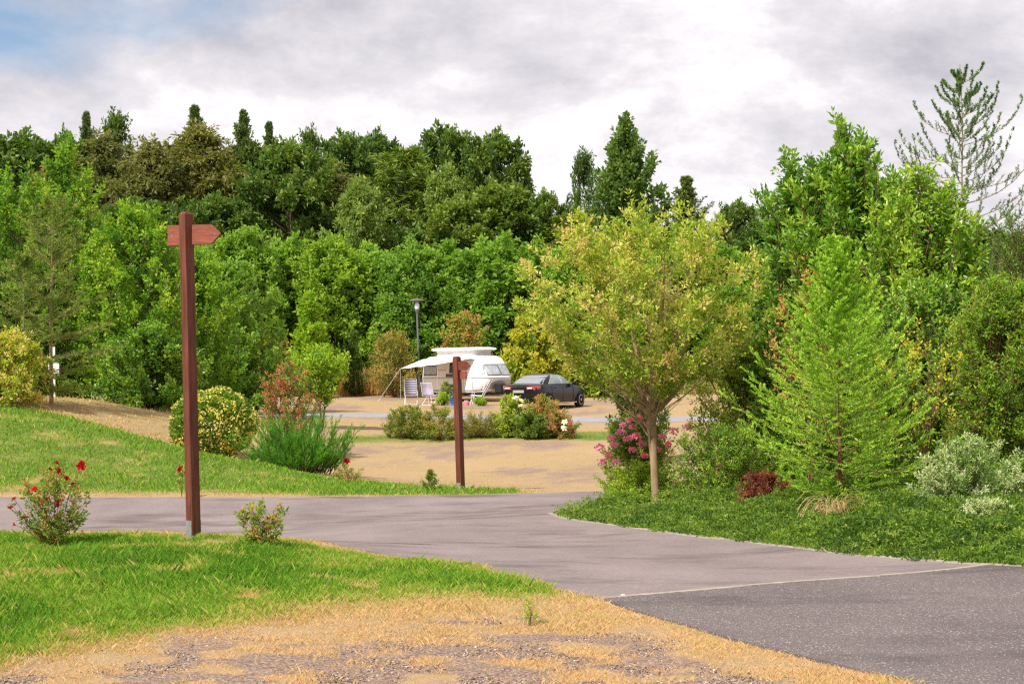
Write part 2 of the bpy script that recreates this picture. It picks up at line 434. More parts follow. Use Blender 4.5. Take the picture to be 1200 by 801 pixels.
def sheet(name, poly, step, lift, mat, kind='structure'):
    P = np.array(poly, float)
    B = []
    for a, b in zip(P, np.roll(P, -1, 0)):
        n = max(1, int(np.linalg.norm(b - a) / max(step, 0.02 * np.linalg.norm(a))))
        for k in range(n): B.append(a + (b - a) * k / n)
    B = np.array(B)
    # soften the traced edge a little
    B = B + (np.stack([fbm(B[:, 0] * 3, B[:, 1] * 3, 1.5, 2), fbm(B[:, 0] * 3 + 9, B[:, 1] * 3, 1.5, 2)], -1) - 0.5) * 0.06
    x0, y0 = P.min(0); x1, y1 = P.max(0)
    pts = []
    y = max(y0, -12)
    while y < y1:
        st = max(step, abs(y) * 0.025)
        xs = np.arange(x0, x1, st); pts.append(np.stack([xs, np.full(len(xs), y)], -1)); y += st
    G = np.concatenate(pts); G = G[sdist(P, G[:, 0], G[:, 1]) > step * 0.3]
    A = np.concatenate([B, G])
    nb = len(B)
    res = delaunay_2d_cdt([Vector(p) for p in A], [(i, (i + 1) % nb) for i in range(nb)], [list(range(nb))], 1, 1e-5)
    vs = np.array([tuple(v) for v in res[0]]); fs = np.array([f for f in res[2] if len(f) == 3])
    V = np.stack([vs[:, 0], vs[:, 1], T(vs[:, 0], vs[:, 1]) + lift], -1)
    # soft shoulder: the edge of the layer goes down into the ground
    ring = V[:nb].copy(); low = ring.copy(); low[:, 2] -= 0.09
    i = np.arange(nb); j = (i + 1) % nb; o = len(V)
    sk = np.concatenate([np.stack([i, j, o + j], -1), np.stack([i, o + j, o + i], -1)])
    me = np_mesh(name, np.concatenate([V, low]), np.concatenate([fs, sk]), mat, False)
    return link(name, me, kind=kind)

def asphalt(name, a, b, speck, sp_amt, stain):
    m, t = new_mat(name)
    f = tnoise(t, 0.9, 6, 0.6, stretch=(1, 0.6, 1)); g = tnoise(t, 100, 2, 0.6); h = tnoise(t, 30, 3, 0.7)
    c = tramp(t, f, [(0.32, a), (0.68, b)])
    c = tmix(t, 1.0, c, tramp(t, h, [(0.3, (0.82, 0.82, 0.82)), (0.7, (1.15, 1.15, 1.15))]), 'MULTIPLY')
    c = tmix(t, tramp(t, g, [(1 - sp_amt, (0, 0, 0)), (min(1, 1.03 - sp_amt), (1, 1, 1))]), c, speck)
    k = tnoise(t, 0.75, 6, 0.66, stretch=(0.6, 1.3, 1), loc=(3, 1, 0))
    c = tmix(t, tramp(t, k, [(0.52, (0, 0, 0)), (0.66, (stain,) * 3)]), c, tuple(x * 0.55 for x in a))
    return finish(m, t, c, 0.9, 0.2, bump=g, bstr=0.5, bdist=0.006)
M_road = asphalt("asphalt_smooth", (0.20, 0.158, 0.152), (0.275, 0.222, 0.212), (0.42, 0.37, 0.34), 0.34, 0.75)
M_coarse = asphalt("asphalt_coarse", (0.115, 0.092, 0.09), (0.165, 0.135, 0.13), (0.52, 0.47, 0.44), 0.375, 0.6)
M_path = asphalt("asphalt_far", (0.28, 0.26, 0.28), (0.34, 0.32, 0.33), (0.4, 0.38, 0.36), 0.4, 0.1)
sheet("road", ROAD, 0.35, 0.012, M_road)
sheet("parking_bay", COARSE, 0.3, 0.016, M_coarse)
sheet("far_path", FARPATH, 0.8, 0.02, M_path)

# concrete edging flush with the asphalt: one run round the bed, one across the road
m_, t = new_mat("edging_concrete")
f = tnoise(t, 14, 6, 0.7)
M_edge = finish(m_, t, tramp(t, f, [(0.3, (0.24, 0.20, 0.165)), (0.7, (0.46, 0.40, 0.34))]), 0.9, 0.2, bump=f, bstr=0.4, bdist=0.005)
def edging(name, pts, w, h, gap=0.006, piece=0.9):
    P = np.array(pts); seg = np.linalg.norm(np.diff(P, axis=0), axis=1); s = np.concatenate([[0], np.cumsum(seg)])
    root = bpy.data.objects.new(name, None); COL.objects.link(root); root['kind'] = 'structure'
    n = int(s[-1] / piece)
    for i in range(n):
        a, b = i * s[-1] / n + gap, (i + 1) * s[-1] / n - gap
        mb = MB(); vs = []
        ks = np.linspace(a, b, 4)
        jit = rng.normal(0, 0.003)
        for k in ks:
            p = np.array([np.interp(k, s, P[:, 0]), np.interp(k, s, P[:, 1])]); q = np.array([np.interp(min(k + .05, s[-1]), s, P[:, 0]), np.interp(min(k + .05, s[-1]), s, P[:, 1])])
            tt = q - p; 
            if np.linalg.norm(tt) < 1e-6: tt = P[-1] - P[-2]
            tt /= np.linalg.norm(tt); nrm = np.array([-tt[1], tt[0]])
            for sgn in (-1, 1):
                e = p + nrm * sgn * w / 2; z = tz(*e)
                vs += [(e[0], e[1], z - 0.06), (e[0], e[1], z + h + jit)]
        fs = []
        for k in range(3):
            o = k * 4
            fs += [(o + 1, o + 5, o + 7, o + 3), (o, o + 4, o + 5, o + 1), (o + 2, o + 3, o + 7, o + 6)]
        fs += [(0, 1, 3, 2), (12, 14, 15, 13)]
        mb.add(vs, fs); mb.build("kerb_stone", M_edge, root)
edging("bed_kerb", bed_front, 0.075, 0.02)
edging("kerb_strip", [line_l, line_l * 0.5 + line_r * 0.5, line_r], 0.055, 0.024)

# ------------------------------------------------------------------ turf blades
M_blade = leaf_mat("grass_blades", [(0.045, 0.13, 0.014), (0.095, 0.23, 0.025), (0.22, 0.30, 0.06), (0.44, 0.305, 0.15), (0.56, 0.385, 0.215)], 0.3, 0.7, 0.12, through=(1.05, 1.05, .9))
def blades(name, n, d0, d1, umax, hgt, wid, dens_fn, pw=0.0, x_of=None, keep=None, label=None):
    r = rng.random(n)
    y = np.exp(np.log(d0) + r * (np.log(d1) - np.log(d0))) if pw == 0 else (d0 ** pw + r * (d1 ** pw - d0 ** pw)) ** (1 / pw)
    x = rng.uniform(-umax, umax, n) * y
    if keep is not None:
        k = keep(x, y); x, y = x[k], y[k]
    k = poly_in(x, y) < 0.03 - rng.random(len(x)) ** 2 * 0.05 + (fbm(x, y, 2.5, 2) - .5) * .14; x, y = x[k], y[k]
    dry, soil = cover(x, y)
    p = dens_fn(x, y, dry, soil); k = rng.random(len(x)) < p
    k &= ~((np.abs(x + 2.60) < .07) & (y > 11.35) & (y < 11.9))
    x, y, dry, soil = x[k], y[k], dry[k], soil[k]
    n = len(x); z = T(x, y) - 0.008
    tall = 0.45 + 0.85 * fbm(x, y, 2.2, 3) ** 1.0
    h = hgt * tall * rng.uniform(0.5, 1.35, n) * (1 - 0.74 * np.clip(dry, 0, 1)) * np.where(y < 14, 1 - .15 * smooth(10.2, 11.2, y), 1) * np.where(rng.random(n) < .02, 1.6, 1)
    w = wid * rng.uniform(0.6, 1.3, n) * np.maximum(1, y / 14)
    az = rng.random(n) * 2 * np.pi; w = w * (1 - .42 * dry); lean = rng.uniform(0.1, 0.8, n) * h * (1 + dry * .6)
    la = rng.random(n) * 2 * np.pi
    c, s = np.cos(az) * w / 2, np.sin(az) * w / 2
    b0 = np.stack([x - c, y - s, z], -1); b1 = np.stack([x + c, y + s, z], -1)
    mx = x + np.cos(la) * lean * .35; my = y + np.sin(la) * lean * .35
    m1 = np.stack([mx + c * .7, my + s * .7, z + h * .6], -1)
    tp = np.stack([x + np.cos(la) * lean, y + np.sin(la) * lean, z + h], -1)
    V = np.stack([b0, b1, m1, tp], 1).reshape(-1, 3)
    i = np.arange(n) * 4
    F = np.concatenate([np.stack([i, i + 1, i + 2], -1), np.stack([i, i + 2, i + 3], -1)])
    tint = np.clip(dry * 0.95 + rng.normal(0, 0.13, n) + (rng.random(n) < 0.04) * 0.45 + 0.03, 0, 1)
    me = np_mesh(name, V, F, M_blade, False, {'tint': np.repeat(tint, 4)})
    return link(name, me, kind='stuff')
blades("grass", 700000, 5.6, 14.2, 0.44, 0.066, 0.0040, lambda x, y, d, s: np.clip(1.1 - d * 0.42 - s * 0.75, 0.06, 1))
blades("mound_grass", 190000, 24.5, 39, 0.52, 0.10, 0.008, lambda x, y, d, s: np.clip(1.0 - s, 0, 1), 1.0, keep=lambda x, y: (sdist(MOUND, x, y) > -0.6) | (sdist(VERGE, x, y) > -0.5))
blades("bank_grass", 60000, 35, 52, 0.5, 0.16, 0.012, lambda x, y, d, s: np.clip(1.0 - s, 0, 1), 1.0, keep=lambda x, y: sdist(BACKBANK, x, y) > -0.5)
blades("pitch_grass", 150000, 26, 80, 0.45, 0.06, 0.007, lambda x, y, d, s: np.clip(1.0 - s * .8, 0.1, 1) * np.where(y > 50, .6, 1), 0.6, keep=lambda x, y: (x / y > -0.25) & (sdist(MOUND, x, y) < 0))

# ------------------------------------------------------------------ foliage generators
def unit(v): return v / (np.linalg.norm(v, axis=-1, keepdims=True) + 1e-9)
def leaves_mesh(name, P, D, A, Ln, Wd, tint, mat, fold=0.25, round_=False):
    n = len(P)
    S = unit(np.cross(D, A)); Nn = np.cross(S, D)
    Ln = Ln[:, None]; Wd = Wd[:, None]
    mid = P + D * Ln * 0.45
    l = mid - S * Wd * 0.5 + Nn * Wd * fold; r = mid + S * Wd * 0.5 + Nn * Wd * fold
    tip = P + D * Ln - Nn * Ln * 0.06
    if round_:
        m2 = P + D * Ln * 0.8; l2 = m2 - S * Wd * .36 + Nn * Wd * fold * .7; r2 = m2 + S * Wd * .36 + Nn * Wd * fold * .7
        V = np.stack([P, l, l2, tip, r2, r], 1).reshape(-1, 3); i = np.arange(n) * 6
        F = np.concatenate([np.stack([i, i + 3, i + 2, i + 1], -1), np.stack([i, i + 5, i + 4, i + 3], -1)])
        return np_mesh(name, V, F, mat, False, {'tint': np.repeat(tint, 6)})
    V = np.stack([P, l, tip, r], 1).reshape(-1, 3); i = np.arange(n) * 4
    F = np.concatenate([np.stack([i, i + 2, i + 1], -1), np.stack([i, i + 3, i + 2], -1)])
    return np_mesh(name, V, F, mat, False, {'tint': np.repeat(tint, 4)})
def tubes_arr(P, Rd, n=5):
    """P (M,K,3), Rd (M,K) -> verts, quads"""
    M, K, _ = P.shape
    t = np.gradient(P, axis=1) if K > 2 else np.repeat(P[:, 1:2] - P[:, :1], 2, 1)
    t = unit(t); a = unit(np.cross(t, np.array([0.21, 0.33, 0.92]))); b = np.cross(t, a)
    w = np.arange(n) * 2 * np.pi / n
    V = P[:, :, None] + (a[:, :, None] * np.cos(w)[None, None, :, None] + b[:, :, None] * np.sin(w)[None, None, :, None]) * Rd[:, :, None, None]
    idx = np.arange(M * K * n).reshape(M, K, n)
    q = np.stack([idx[:, :-1], np.roll(idx, -1, 2)[:, :-1], np.roll(idx, -1, 2)[:, 1:], idx[:, 1:]], -1).reshape(-1, 4)
    return V.reshape(-1, 3), q
def wood_mesh(name, sets, mat):
    Vs, Fs, b = [], [], 0
    for P, Rd, n in sets:
        v, f = tubes_arr(P, Rd, n); Vs.append(v); Fs.append(f + b); b += len(v)
    return np_mesh(name, np.concatenate(Vs), np.concatenate(Fs), mat, True)
def bez(p0, p1, p2, k):
    t = np.linspace(0, 1, k)[None, :, None]
    return p0[:, None] * (1 - t) ** 2 + 2 * p1[:, None] * t * (1 - t) + p2[:, None] * t * t

PROF = {
 'round': ([0, .12, .35, .6, .82, .94, 1], [.5, .82, 1, 1, .8, .5, .12]),
 'egg': ([0, .1, .3, .55, .8, .92, 1], [.7, .95, 1, .88, .56, .3, .04]),
 'cone': ([0, .08, .3, .6, .85, 1], [.75, 1, .82, .45, .16, .02]),
 'column': ([0, .15, .5, .8, 1], [.75, .95, 1, .62, .08]),
 'lollipop': ([0, .12, .28, .45, .65, .82, .93, 1], [.15, .42, .80, 1, 1, .92, .74, .5]),
 'umbrella': ([0, .14, .3, .5, .65, .85, 1], [.2, .5, .78, .96, 1, .88, .5]),
 'vase': ([0, .2, .5, .75, .92, 1], [.28, .62, .95, 1, .7, .25]),
 'dome': ([0, .2, .5, .72, .87, .95, 1], [.9, 1, 1, .88, .66, .42, .12]),
 'flat': ([0, .3, .6, .85, 1], [.3, .8, 1, .8, .3]),
}
def broadleaf(name, seed, H, Rr, crown0=0.2, prof='round', stems=1, n1=60, n2=14, n3=16, leaf=(0.06, 0.035), mat=None, bark=None, trunk_r=0.05,
              l2=0.28, clump=0.0, upright=0.25, up_bias=0.6, droop=0.0, tipw=0.45, tint0=0.35, tvar=0.22, sec_r=0.004, inner=0.25, ry=None, round_=False, off=(0, 0),
              shape_noise=0.22, tip_l=1.0, crown_name='crown', lo=0.0, wood=True, sec_wood=True, smin=.22, sspread=.28, limb=.42, pad=0.0, fork=0.0, shoots=0, shoot_h=0.12):
    """returns (wood mesh, foliage mesh): limbs run from the stems to points spread over an uneven crown, twigs leave the limbs, leaves sit on the twigs"""
    if H < 0.15: print('LOWH', name, H)
    H = max(H, 0.15)
    g = np.random.default_rng(seed); hs, rs = PROF[prof]
    z0 = H * crown0
    ry = ry or Rr
    # stems
    K = 8; tt = np.linspace(0, 1, K)
    sp = np.zeros((stems, K, 3))
    for s in range(stems):
        a = s * 6.28 / stems + g.random() * 1.2; rr = 0 if stems == 1 else sspread * Rr
        ex, ey = math.cos(a) * rr, math.sin(a) * rr
        wob = g.normal(0, 0.012 * H, (K, 2)).cumsum(0) * tt[:, None]
        tf = np.clip((tt - fork) / (1 - fork), 0, 1) ** 0.8; wob = wob * (tf > 0)[:, None]
        sp[s, :, 0] = ex * tf + wob[:, 0] + off[0] * tt; sp[s, :, 1] = ey * tf + wob[:, 1] + off[1] * tt
        sp[s, :, 2] = tt * H * (0.93 if s == 0 else g.uniform(.7, .9))
    sr = trunk_r * (1 - tt * 0.9)[None] * np.ones((stems, 1)) * (1 if stems == 1 else 0.7)
    # limb targets
    h = np.sort(g.beta(1.25, 1.0, n1)) ; h = lo + (1 - lo) * h
    az = np.arange(n1) * 2.39996 + g.normal(0, 0.35, n1)
    rad = np.interp(h, hs, rs) * np.where(g.random(n1) < inner, g.uniform(.25, .7, n1), g.uniform(.82, 1.0, n1))
    lump = 1 + shape_noise * (np.sin(az * 2 + seed) * .5 + np.sin(az * 3 + h * 7 + seed * 1.7) * .5) + g.normal(0, .06, n1)
    rad = rad * lump
    zt = z0 + h * (H - z0) * (1 + 0.0 * lump)
    tgt = np.stack([np.cos(az) * rad * Rr + off[0] * zt / H, np.sin(az) * rad * ry + off[1] * zt / H, zt], -1)
    if shoots:
        q = np.argsort(-h)[:max(shoots * 3, 1)][::3][:shoots]
        k_ = g.uniform(.5, 1.0, len(q)) * shoot_h * H; tgt[q, 2] += k_ * (1 - .4 * rad[q]); zt = tgt[:, 2].copy()
    si = g.integers(0, stems, n1)
    zs = np.clip(zt - np.abs(rad) * Rr * (0.35 + upright * 1.6) - 0.05 * H, z0 * 0.55, H * 0.86) / H
    zs = np.clip(zs, fork, 0.9)
    k0 = np.clip(zs / 0.93, 0, 0.98) * (K - 1); i0 = np.floor(k0).astype(int); fr = (k0 - i0)[:, None]
    start = sp[si, i0] * (1 - fr) + sp[si, np.minimum(i0 + 1, K - 1)] * fr
    mid = start * 0.45 + tgt * 0.55; mid[:, 2] = start[:, 2] * (0.55 + 0.25 * upright) + tgt[:, 2] * (0.45 - 0.25 * upright) + droop * Rr * 0.3
    mid += g.normal(0, 0.04 * Rr, mid.shape)
    K1 = 7
    P1 = bez(start, mid, tgt, K1)
    Lp = np.linalg.norm(tgt - start, axis=1)
    r1 = np.clip(trunk_r * limb * (Lp / (Lp.max() + 1e-6)), sec_r * 1.3, None)[:, None] * np.linspace(1, 0.25, K1)[None]
    # twigs
    s = 1 - (1 - g.random((n1, n2)) ** 1.0) * (1 - 0.25) ; s = smin + (1 - smin) * g.beta(1.6 + pad * 3, 1.0, (n1, n2)); s[:, 0] = 1.0
    ks = s * (K1 - 1); i1 = np.minimum(np.floor(ks).astype(int), K1 - 2); f1 = (ks - i1)[..., None]
    ar = np.arange(n1)[:, None]
    b = P1[ar, i1] * (1 - f1) + P1[ar, i1 + 1] * f1
    tg = unit(P1[ar, i1 + 1] - P1[ar, i1])
    rv = unit(g.normal(0, 1, (n1, n2, 3)))
    if pad: rv = unit(rv * [1, 1, 1 - .35 * pad])
    d2 = unit(tg * (0.75 - .4 * pad) + rv * (0.85 + .3 * pad) + np.array([0, 0, 1.0]) * (upright * 0.8 - droop * 0.9))
    d2[:, 0] = unit(tg[:, 0] + rv[:, 0] * 0.25 + np.array([0, 0, upright * 0.5 - droop * .5]))
    l2a = l2 * (1.15 - 0.55 * s) * g.uniform(0.6, 1.35, (n1, n2)) * tip_l
    e2 = b + d2 * l2a[..., None]; m2 = b + d2 * l2a[..., None] * .5 + np.array([0, 0, 1.0]) * (l2a * (0.08 - droop * .0))[..., None]
    e2[..., 2] -= l2a * droop * 0.5
    b_, m_2, e_ = b.reshape(-1, 3), m2.reshape(-1, 3), e2.reshape(-1, 3)
    P2 = bez(b_, m_2, e_, 3)
    tw = n1 * n2
    # leaves
    u = g.random((tw, n3)) ** 0.7
    u3 = u[..., None]
    pos = b_[:, None] * (1 - u3) ** 2 + 2 * m_2[:, None] * u3 * (1 - u3) + e_[:, None] * u3 * u3
    dirs = unit(e_ - b_)[:, None]
    rnd = unit(g.normal(0, 1, (tw, n3, 3)))
    ld = unit(dirs * tipw + rnd * 0.8 + np.array([0, 0, 1.0]) * (0.15 - droop * 0.8))
    pos = pos + rnd * (leaf[0] * 0.25 + clump * l2) 
    up = unit(np.array([0, 0, 1.0]) * up_bias + unit(g.normal(0, 1, (tw, n3, 3))) * 0.75)
    sz = g.uniform(0.65, 1.25, (tw, n3)) * (1 - 0.25 * u)
    ttw = g.normal(0, tvar * 0.8, (tw, 1))
    limb_t = np.repeat(g.normal(0, tvar * 0.6, n1), n2)[:, None]
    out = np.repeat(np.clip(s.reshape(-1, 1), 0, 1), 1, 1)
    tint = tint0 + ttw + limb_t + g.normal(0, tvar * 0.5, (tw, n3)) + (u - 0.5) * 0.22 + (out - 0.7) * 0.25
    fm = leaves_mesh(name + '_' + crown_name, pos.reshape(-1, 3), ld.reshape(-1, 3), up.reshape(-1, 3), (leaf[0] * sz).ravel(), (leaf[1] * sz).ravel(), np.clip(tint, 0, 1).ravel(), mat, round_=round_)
    wm = None
    if wood:
        sets = [(sp, sr, 8), (P1, r1, 5)]
        if sec_wood: sets.append((P2, np.full((tw, 3), sec_r) * np.array([1, .8, .45]), 3))
        wm = wood_mesh(name + '_trunk', sets, bark)
    return wm, fm

def conifer(name, seed, H, Rr, nb=90, crown0=0.06, up=0.35, curve=0.35, ntw=16, twl=0.3, nneed=22, need=(0.03, 0.006), mat=None, bark=None, trunk_r=0.04,
            flat=0.6, droop_tw=0.0, shape=0.9, topup=1.0, tint0=.4, tvar=.18, leader=0.08, sec_r=0.003, whorl=5, drop=0.0, ang=0.9, jit=.12, midf=.5, spread=.8):
    g = np.random.default_rng(seed)
    K = 8; tt = np.linspace(0, 1, K); sp = np.zeros((1, K, 3)); sp[0, :, 2] = tt * H
    sp[0, :, :2] = (g.normal(0, 0.004 * H, (K, 2)).cumsum(0)) * tt[:, None]
    sr = (trunk_r * (1 - tt * 0.93))[None]
    nw = nb // whorl
    lv = crown0 + (1 - crown0 - leader) * (np.arange(nw) / (nw - 1))
    t0 = np.repeat(lv, whorl) + g.normal(0, 0.010, nw * whorl); nb = nw * whorl
    az = np.tile(np.arange(whorl) * 2 * np.pi / whorl, nw) + np.repeat(np.arange(nw) * 0.7, whorl) + g.normal(0, .2, nb)
    x = (t0 - crown0) / (1 - crown0)
    Lb = Rr * np.clip((1 - np.clip(x, 0, 1)) ** shape + 0.03, 0, 1) * g.uniform(1 - jit * 2, 1 + jit, nb) * np.clip(0.55 + x * 3, 0, 1)
    el = up + (topup - up) * np.clip(x, 0, 1) ** 1.5 + g.normal(0, 0.08, nb)
    o = np.stack([np.cos(az) * np.cos(el), np.sin(az) * np.cos(el), np.sin(el)], -1)
    k0 = np.clip(t0, 0, .995) * (K - 1); i0 = np.floor(k0).astype(int); fr = (k0 - i0)[:, None]
    st = sp[0, i0] * (1 - fr) + sp[0, i0 + 1] * fr
    midp = st + o * Lb[:, None] * midf - np.array([0, 0, 1.0]) * (Lb * drop * .5)[:, None]
    end = st + o * Lb[:, None] + np.array([0, 0, 1.0]) * (Lb * (curve - drop))[:, None]
    K1 = 7; P1 = bez(st, midp, end, K1)
    r1 = np.clip(trunk_r * 0.3 * Lb / Rr, sec_r * 1.2, None)[:, None] * np.linspace(1, .3, K1)[None]
    s = np.linspace(0.12, 1.0, ntw)[None] + g.normal(0, 0.02, (nb, ntw)); s = np.clip(s, 0.05, 1)
    ks = s * (K1 - 1); i1 = np.minimum(np.floor(ks).astype(int), K1 - 2); f1 = (ks - i1)[..., None]; ar = np.arange(nb)[:, None]
    b = P1[ar, i1] * (1 - f1) + P1[ar, i1 + 1] * f1
    tg = unit(P1[ar, i1 + 1] - P1[ar, i1])
    side = unit(np.cross(tg, np.array([0, 0, 1.0]))) * np.where(np.arange(ntw) % 2, 1, -1)[None, :, None]
    upv = np.cross(side, tg) * np.where(np.arange(ntw) % 2, 1, -1)[None, :, None]
    d2 = unit(tg * 0.8 + side * ang * flat + unit(g.normal(0, 1, (nb, ntw, 3))) * (1 - flat) * .8 - np.array([0, 0, 1.0]) * droop_tw)
    l2 = twl * (1.1 - 0.75 * s) * g.uniform(.7, 1.2, (nb, ntw)) * (0.18 + 0.82 * (Lb / Lb.max()))[:, None]
    e = b + d2 * l2[..., None]
    b_, e_ = b.reshape(-1, 3), e.reshape(-1, 3)
    # needles along twigs and along the bare parts of limbs
    nl = nneed
    u = (np.arange(nl) + 0.5)[None] / nl + g.normal(0, .02, (len(b_), nl))
    pos = b_[:, None] + (e_ - b_)[:, None] * u[..., None]
    dr = unit(e_ - b_)[:, None]
    nd = max(8, int(nl * 2))
    u2 = g.random((nb, nd)); k2 = u2 * (K1 - 1); i2 = np.minimum(np.floor(k2).astype(int), K1 - 2); f2 = (k2 - i2)[..., None]
    p2 = P1[ar, i2] * (1 - f2) + P1[ar, i2 + 1] * f2; dr2 = unit(P1[ar, i2 + 1] - P1[ar, i2])
    nt_ = int(nl * 3); u3 = g.uniform(crown0, 1, nt_)
    p3 = np.stack([np.interp(u3, tt, sp[0, :, 0]), np.interp(u3, tt, sp[0, :, 1]), u3 * H], -1); dr3 = np.tile([0, 0, 1.0], (nt_, 1))
    Pn = np.concatenate([pos.reshape(-1, 3), p2.reshape(-1, 3), p3]); Dn = np.concatenate([np.broadcast_to(dr, pos.shape).reshape(-1, 3), dr2.reshape(-1, 3), dr3])
    rnd = unit(g.normal(0, 1, Pn.shape)); D = unit(Dn * 0.75 + rnd * spread)
    tw_t = np.concatenate([np.repeat(g.normal(0, tvar, len(b_)), nl) + np.tile(np.linspace(-.15, .2, nl), len(b_)), g.normal(0, tvar, len(Pn) - pos.size // 3)])
    n = len(Pn); szz = g.uniform(.7, 1.25, n)
    tint = np.clip(tint0 + tw_t + g.normal(0, tvar * .4, n), 0, 1)
    fm = leaves_mesh(name + '_needles', Pn, D, unit(g.normal(0, 1, Pn.shape)), need[0] * szz, need[1] * szz, tint, mat, fold=0.1)
    P2 = np.stack([b_, (b_ + e_) / 2, e_], 1)
    wm = wood_mesh(name + '_trunk', [(sp, sr, 8), (P1, r1, 5), (P2, np.full((len(b_), 3), sec_r) * np.array([1, .8, .5]), 3)], bark)
    return wm, fm

def plant(name, label, cat, meshes, loc, rz=0.0, group=None, names=('trunk', 'crown'), scale=(1, 1, 1)):
    r = thing(name, label, cat, loc, rz, group); r.scale = scale
    KIDS_ = []
    if meshes[0] is not None: KIDS_.append(link(names[0], meshes[0], r))
    KIDS_.append(link(names[1], meshes[1], r, kind='stuff'))
    KIDS[r.name] = KIDS_
    return r
def spot(px, d, lift=0.0):
    """ground point straight below pixel column px at distance d"""
    x = rays(px, 432.0)[0] * d
    return (x, d, tz(x, d) + lift)
def zpix(py, px, d): return pix(px, py, d)[2]

# loose chips and pebbles on the bare patches
def gravel():
    g = np.random.default_rng(77); n = 90000
    y = np.exp(g.uniform(np.log(5.7), np.log(10.5), n)); x = g.uniform(-.40, .30, n) * y
    dry, soil = cover(x, y); k = (g.random(n) < np.clip(soil * 1.1 - .12, 0, 1) + .02) & (poly_in(x, y) < -.02); x, y = x[k], y[k]; n = len(x)
    m, t = new_mat("gravel_chips"); a = nn(t, 'ShaderNodeAttribute', attribute_name='tint')
    finish(m, t, tramp(t, a.outputs['Fac'], [(0, (.07, .045, .035)), (.5, (.24, .17, .13)), (.85, (.42, .32, .25)), (1, (.62, .54, .47))]), .9, .2)
    P = np.stack([x, y, T(x, y) + .002], -1); D = unit(g.normal(0, 1, (n, 3)) * [1, 1, .15]); A = unit(g.normal(0, .35, (n, 3)) + [0, 0, 1]); sz = g.uniform(.006, .017, n)
    me = leaves_mesh('gravel', P, D, A, sz, sz * g.uniform(.5, 1, n), g.random(n), m, fold=-.5)
    link('gravel', me, kind='stuff')
gravel()
# ------------------------------------------------------------------ foliage materials (leaf albedo, old to young)
B_grey = bark_mat("bark_grey", (0.10, 0.075, 0.055), (0.24, 0.19, 0.14))
B_tan = bark_mat("bark_tan", (0.22, 0.14, 0.08), (0.42, 0.29, 0.17))
B_dark = bark_mat("bark_dark", (0.05, 0.035, 0.025), (0.13, 0.09, 0.06))
B_red = bark_mat("bark_red", (0.12, 0.05, 0.03), (0.26, 0.13, 0.08))
L_forest = leaf_mat("leaves_forest", [(0.025, 0.058, 0.018), (0.045, 0.098, 0.024), (0.075, 0.148, 0.032), (0.12, 0.20, 0.05)], 0.35)
L_forest2 = leaf_mat("leaves_sycamore", [(0.03, 0.07, 0.02), (0.055, 0.115, 0.028), (0.09, 0.165, 0.036), (0.14, 0.22, 0.06)], 0.35)
L_olive = leaf_mat("leaves_olive", [(0.045, 0.065, 0.018), (0.085, 0.11, 0.03), (0.14, 0.15, 0.045), (0.20, 0.18, 0.06)])
L_willow = leaf_mat("leaves_pale", [(0.09, 0.16, 0.045), (0.14, 0.23, 0.06), (0.20, 0.30, 0.085), (0.28, 0.37, 0.12)])
L_hedge = leaf_mat("leaves_alder", [(0.05, 0.13, 0.025), (0.10, 0.22, 0.035), (0.17, 0.32, 0.05), (0.26, 0.42, 0.09)])
L_left = leaf_mat("leaves_bright", [(0.045, 0.13, 0.015), (0.09, 0.22, 0.02), (0.17, 0.33, 0.03), (0.30, 0.44, 0.06)])
L_yellow = leaf_mat("leaves_golden", [(0.09, 0.20, 0.02), (0.19, 0.31, 0.03), (0.38, 0.46, 0.05), (0.70, 0.63, 0.18), (0.80, 0.56, 0.26)])
L_gold = leaf_mat("leaves_gold_shrub", [(0.06, 0.17, 0.02), (0.20, 0.30, 0.03), (0.60, 0.55, 0.05), (0.75, 0.66, 0.10)])
L_right = leaf_mat("leaves_deep", [(0.03, 0.09, 0.014), (0.07, 0.18, 0.022), (0.14, 0.29, 0.035), (0.26, 0.43, 0.07)], 0.35, 0.38, 0.5)
L_larch = leaf_mat("needles_larch", [(0.045, 0.12, 0.022), (0.11, 0.26, 0.035), (0.22, 0.44, 0.06), (0.37, 0.60, 0.12)], 0.35)
L_larchd = leaf_mat("needles_larch_dark", [(0.03, 0.075, 0.03), (0.05, 0.12, 0.035), (0.09, 0.19, 0.05), (0.16, 0.28, 0.08)], 0.25)
L_conif = leaf_mat("needles_dark", [(0.025, 0.055, 0.02), (0.045, 0.09, 0.025), (0.075, 0.13, 0.035), (0.12, 0.17, 0.05)], 0.2)
L_brownc = leaf_mat("needles_brownish", [(0.05, 0.11, 0.02), (0.10, 0.18, 0.03), (0.18, 0.26, 0.045), (0.28, 0.29, 0.07)], 0.3)
L_varie = leaf_mat("leaves_variegated", [(0.035, 0.09, 0.015), (0.06, 0.15, 0.02), (0.12, 0.22, 0.03), (0.78, 0.70, 0.20), (0.88, 0.80, 0.30)])
L_white = leaf_mat("leaves_cream_edged", [(0.08, 0.18, 0.04), (0.18, 0.31, 0.08), (0.42, 0.50, 0.20), (0.82, 0.82, 0.50)])
L_broom = leaf_mat("broom_sprays", [(0.03, 0.10, 0.02), (0.06, 0.19, 0.03), (0.10, 0.28, 0.04), (0.18, 0.36, 0.07)])
L_photinia = leaf_mat("leaves_red_tipped", [(0.07, 0.14, 0.03), (0.17, 0.20, 0.05), (0.62, 0.26, 0.14), (0.82, 0.20, 0.15)])
L_orange = leaf_mat("leaves_orange_tipped", [(0.09, 0.17, 0.03), (0.20, 0.27, 0.05), (0.40, 0.30, 0.08), (0.55, 0.24, 0.09)])
L_ochre = leaf_mat("leaves_ochre", [(0.10, 0.13, 0.03), (0.21, 0.22, 0.04), (0.38, 0.30, 0.07), (0.50, 0.36, 0.12)])
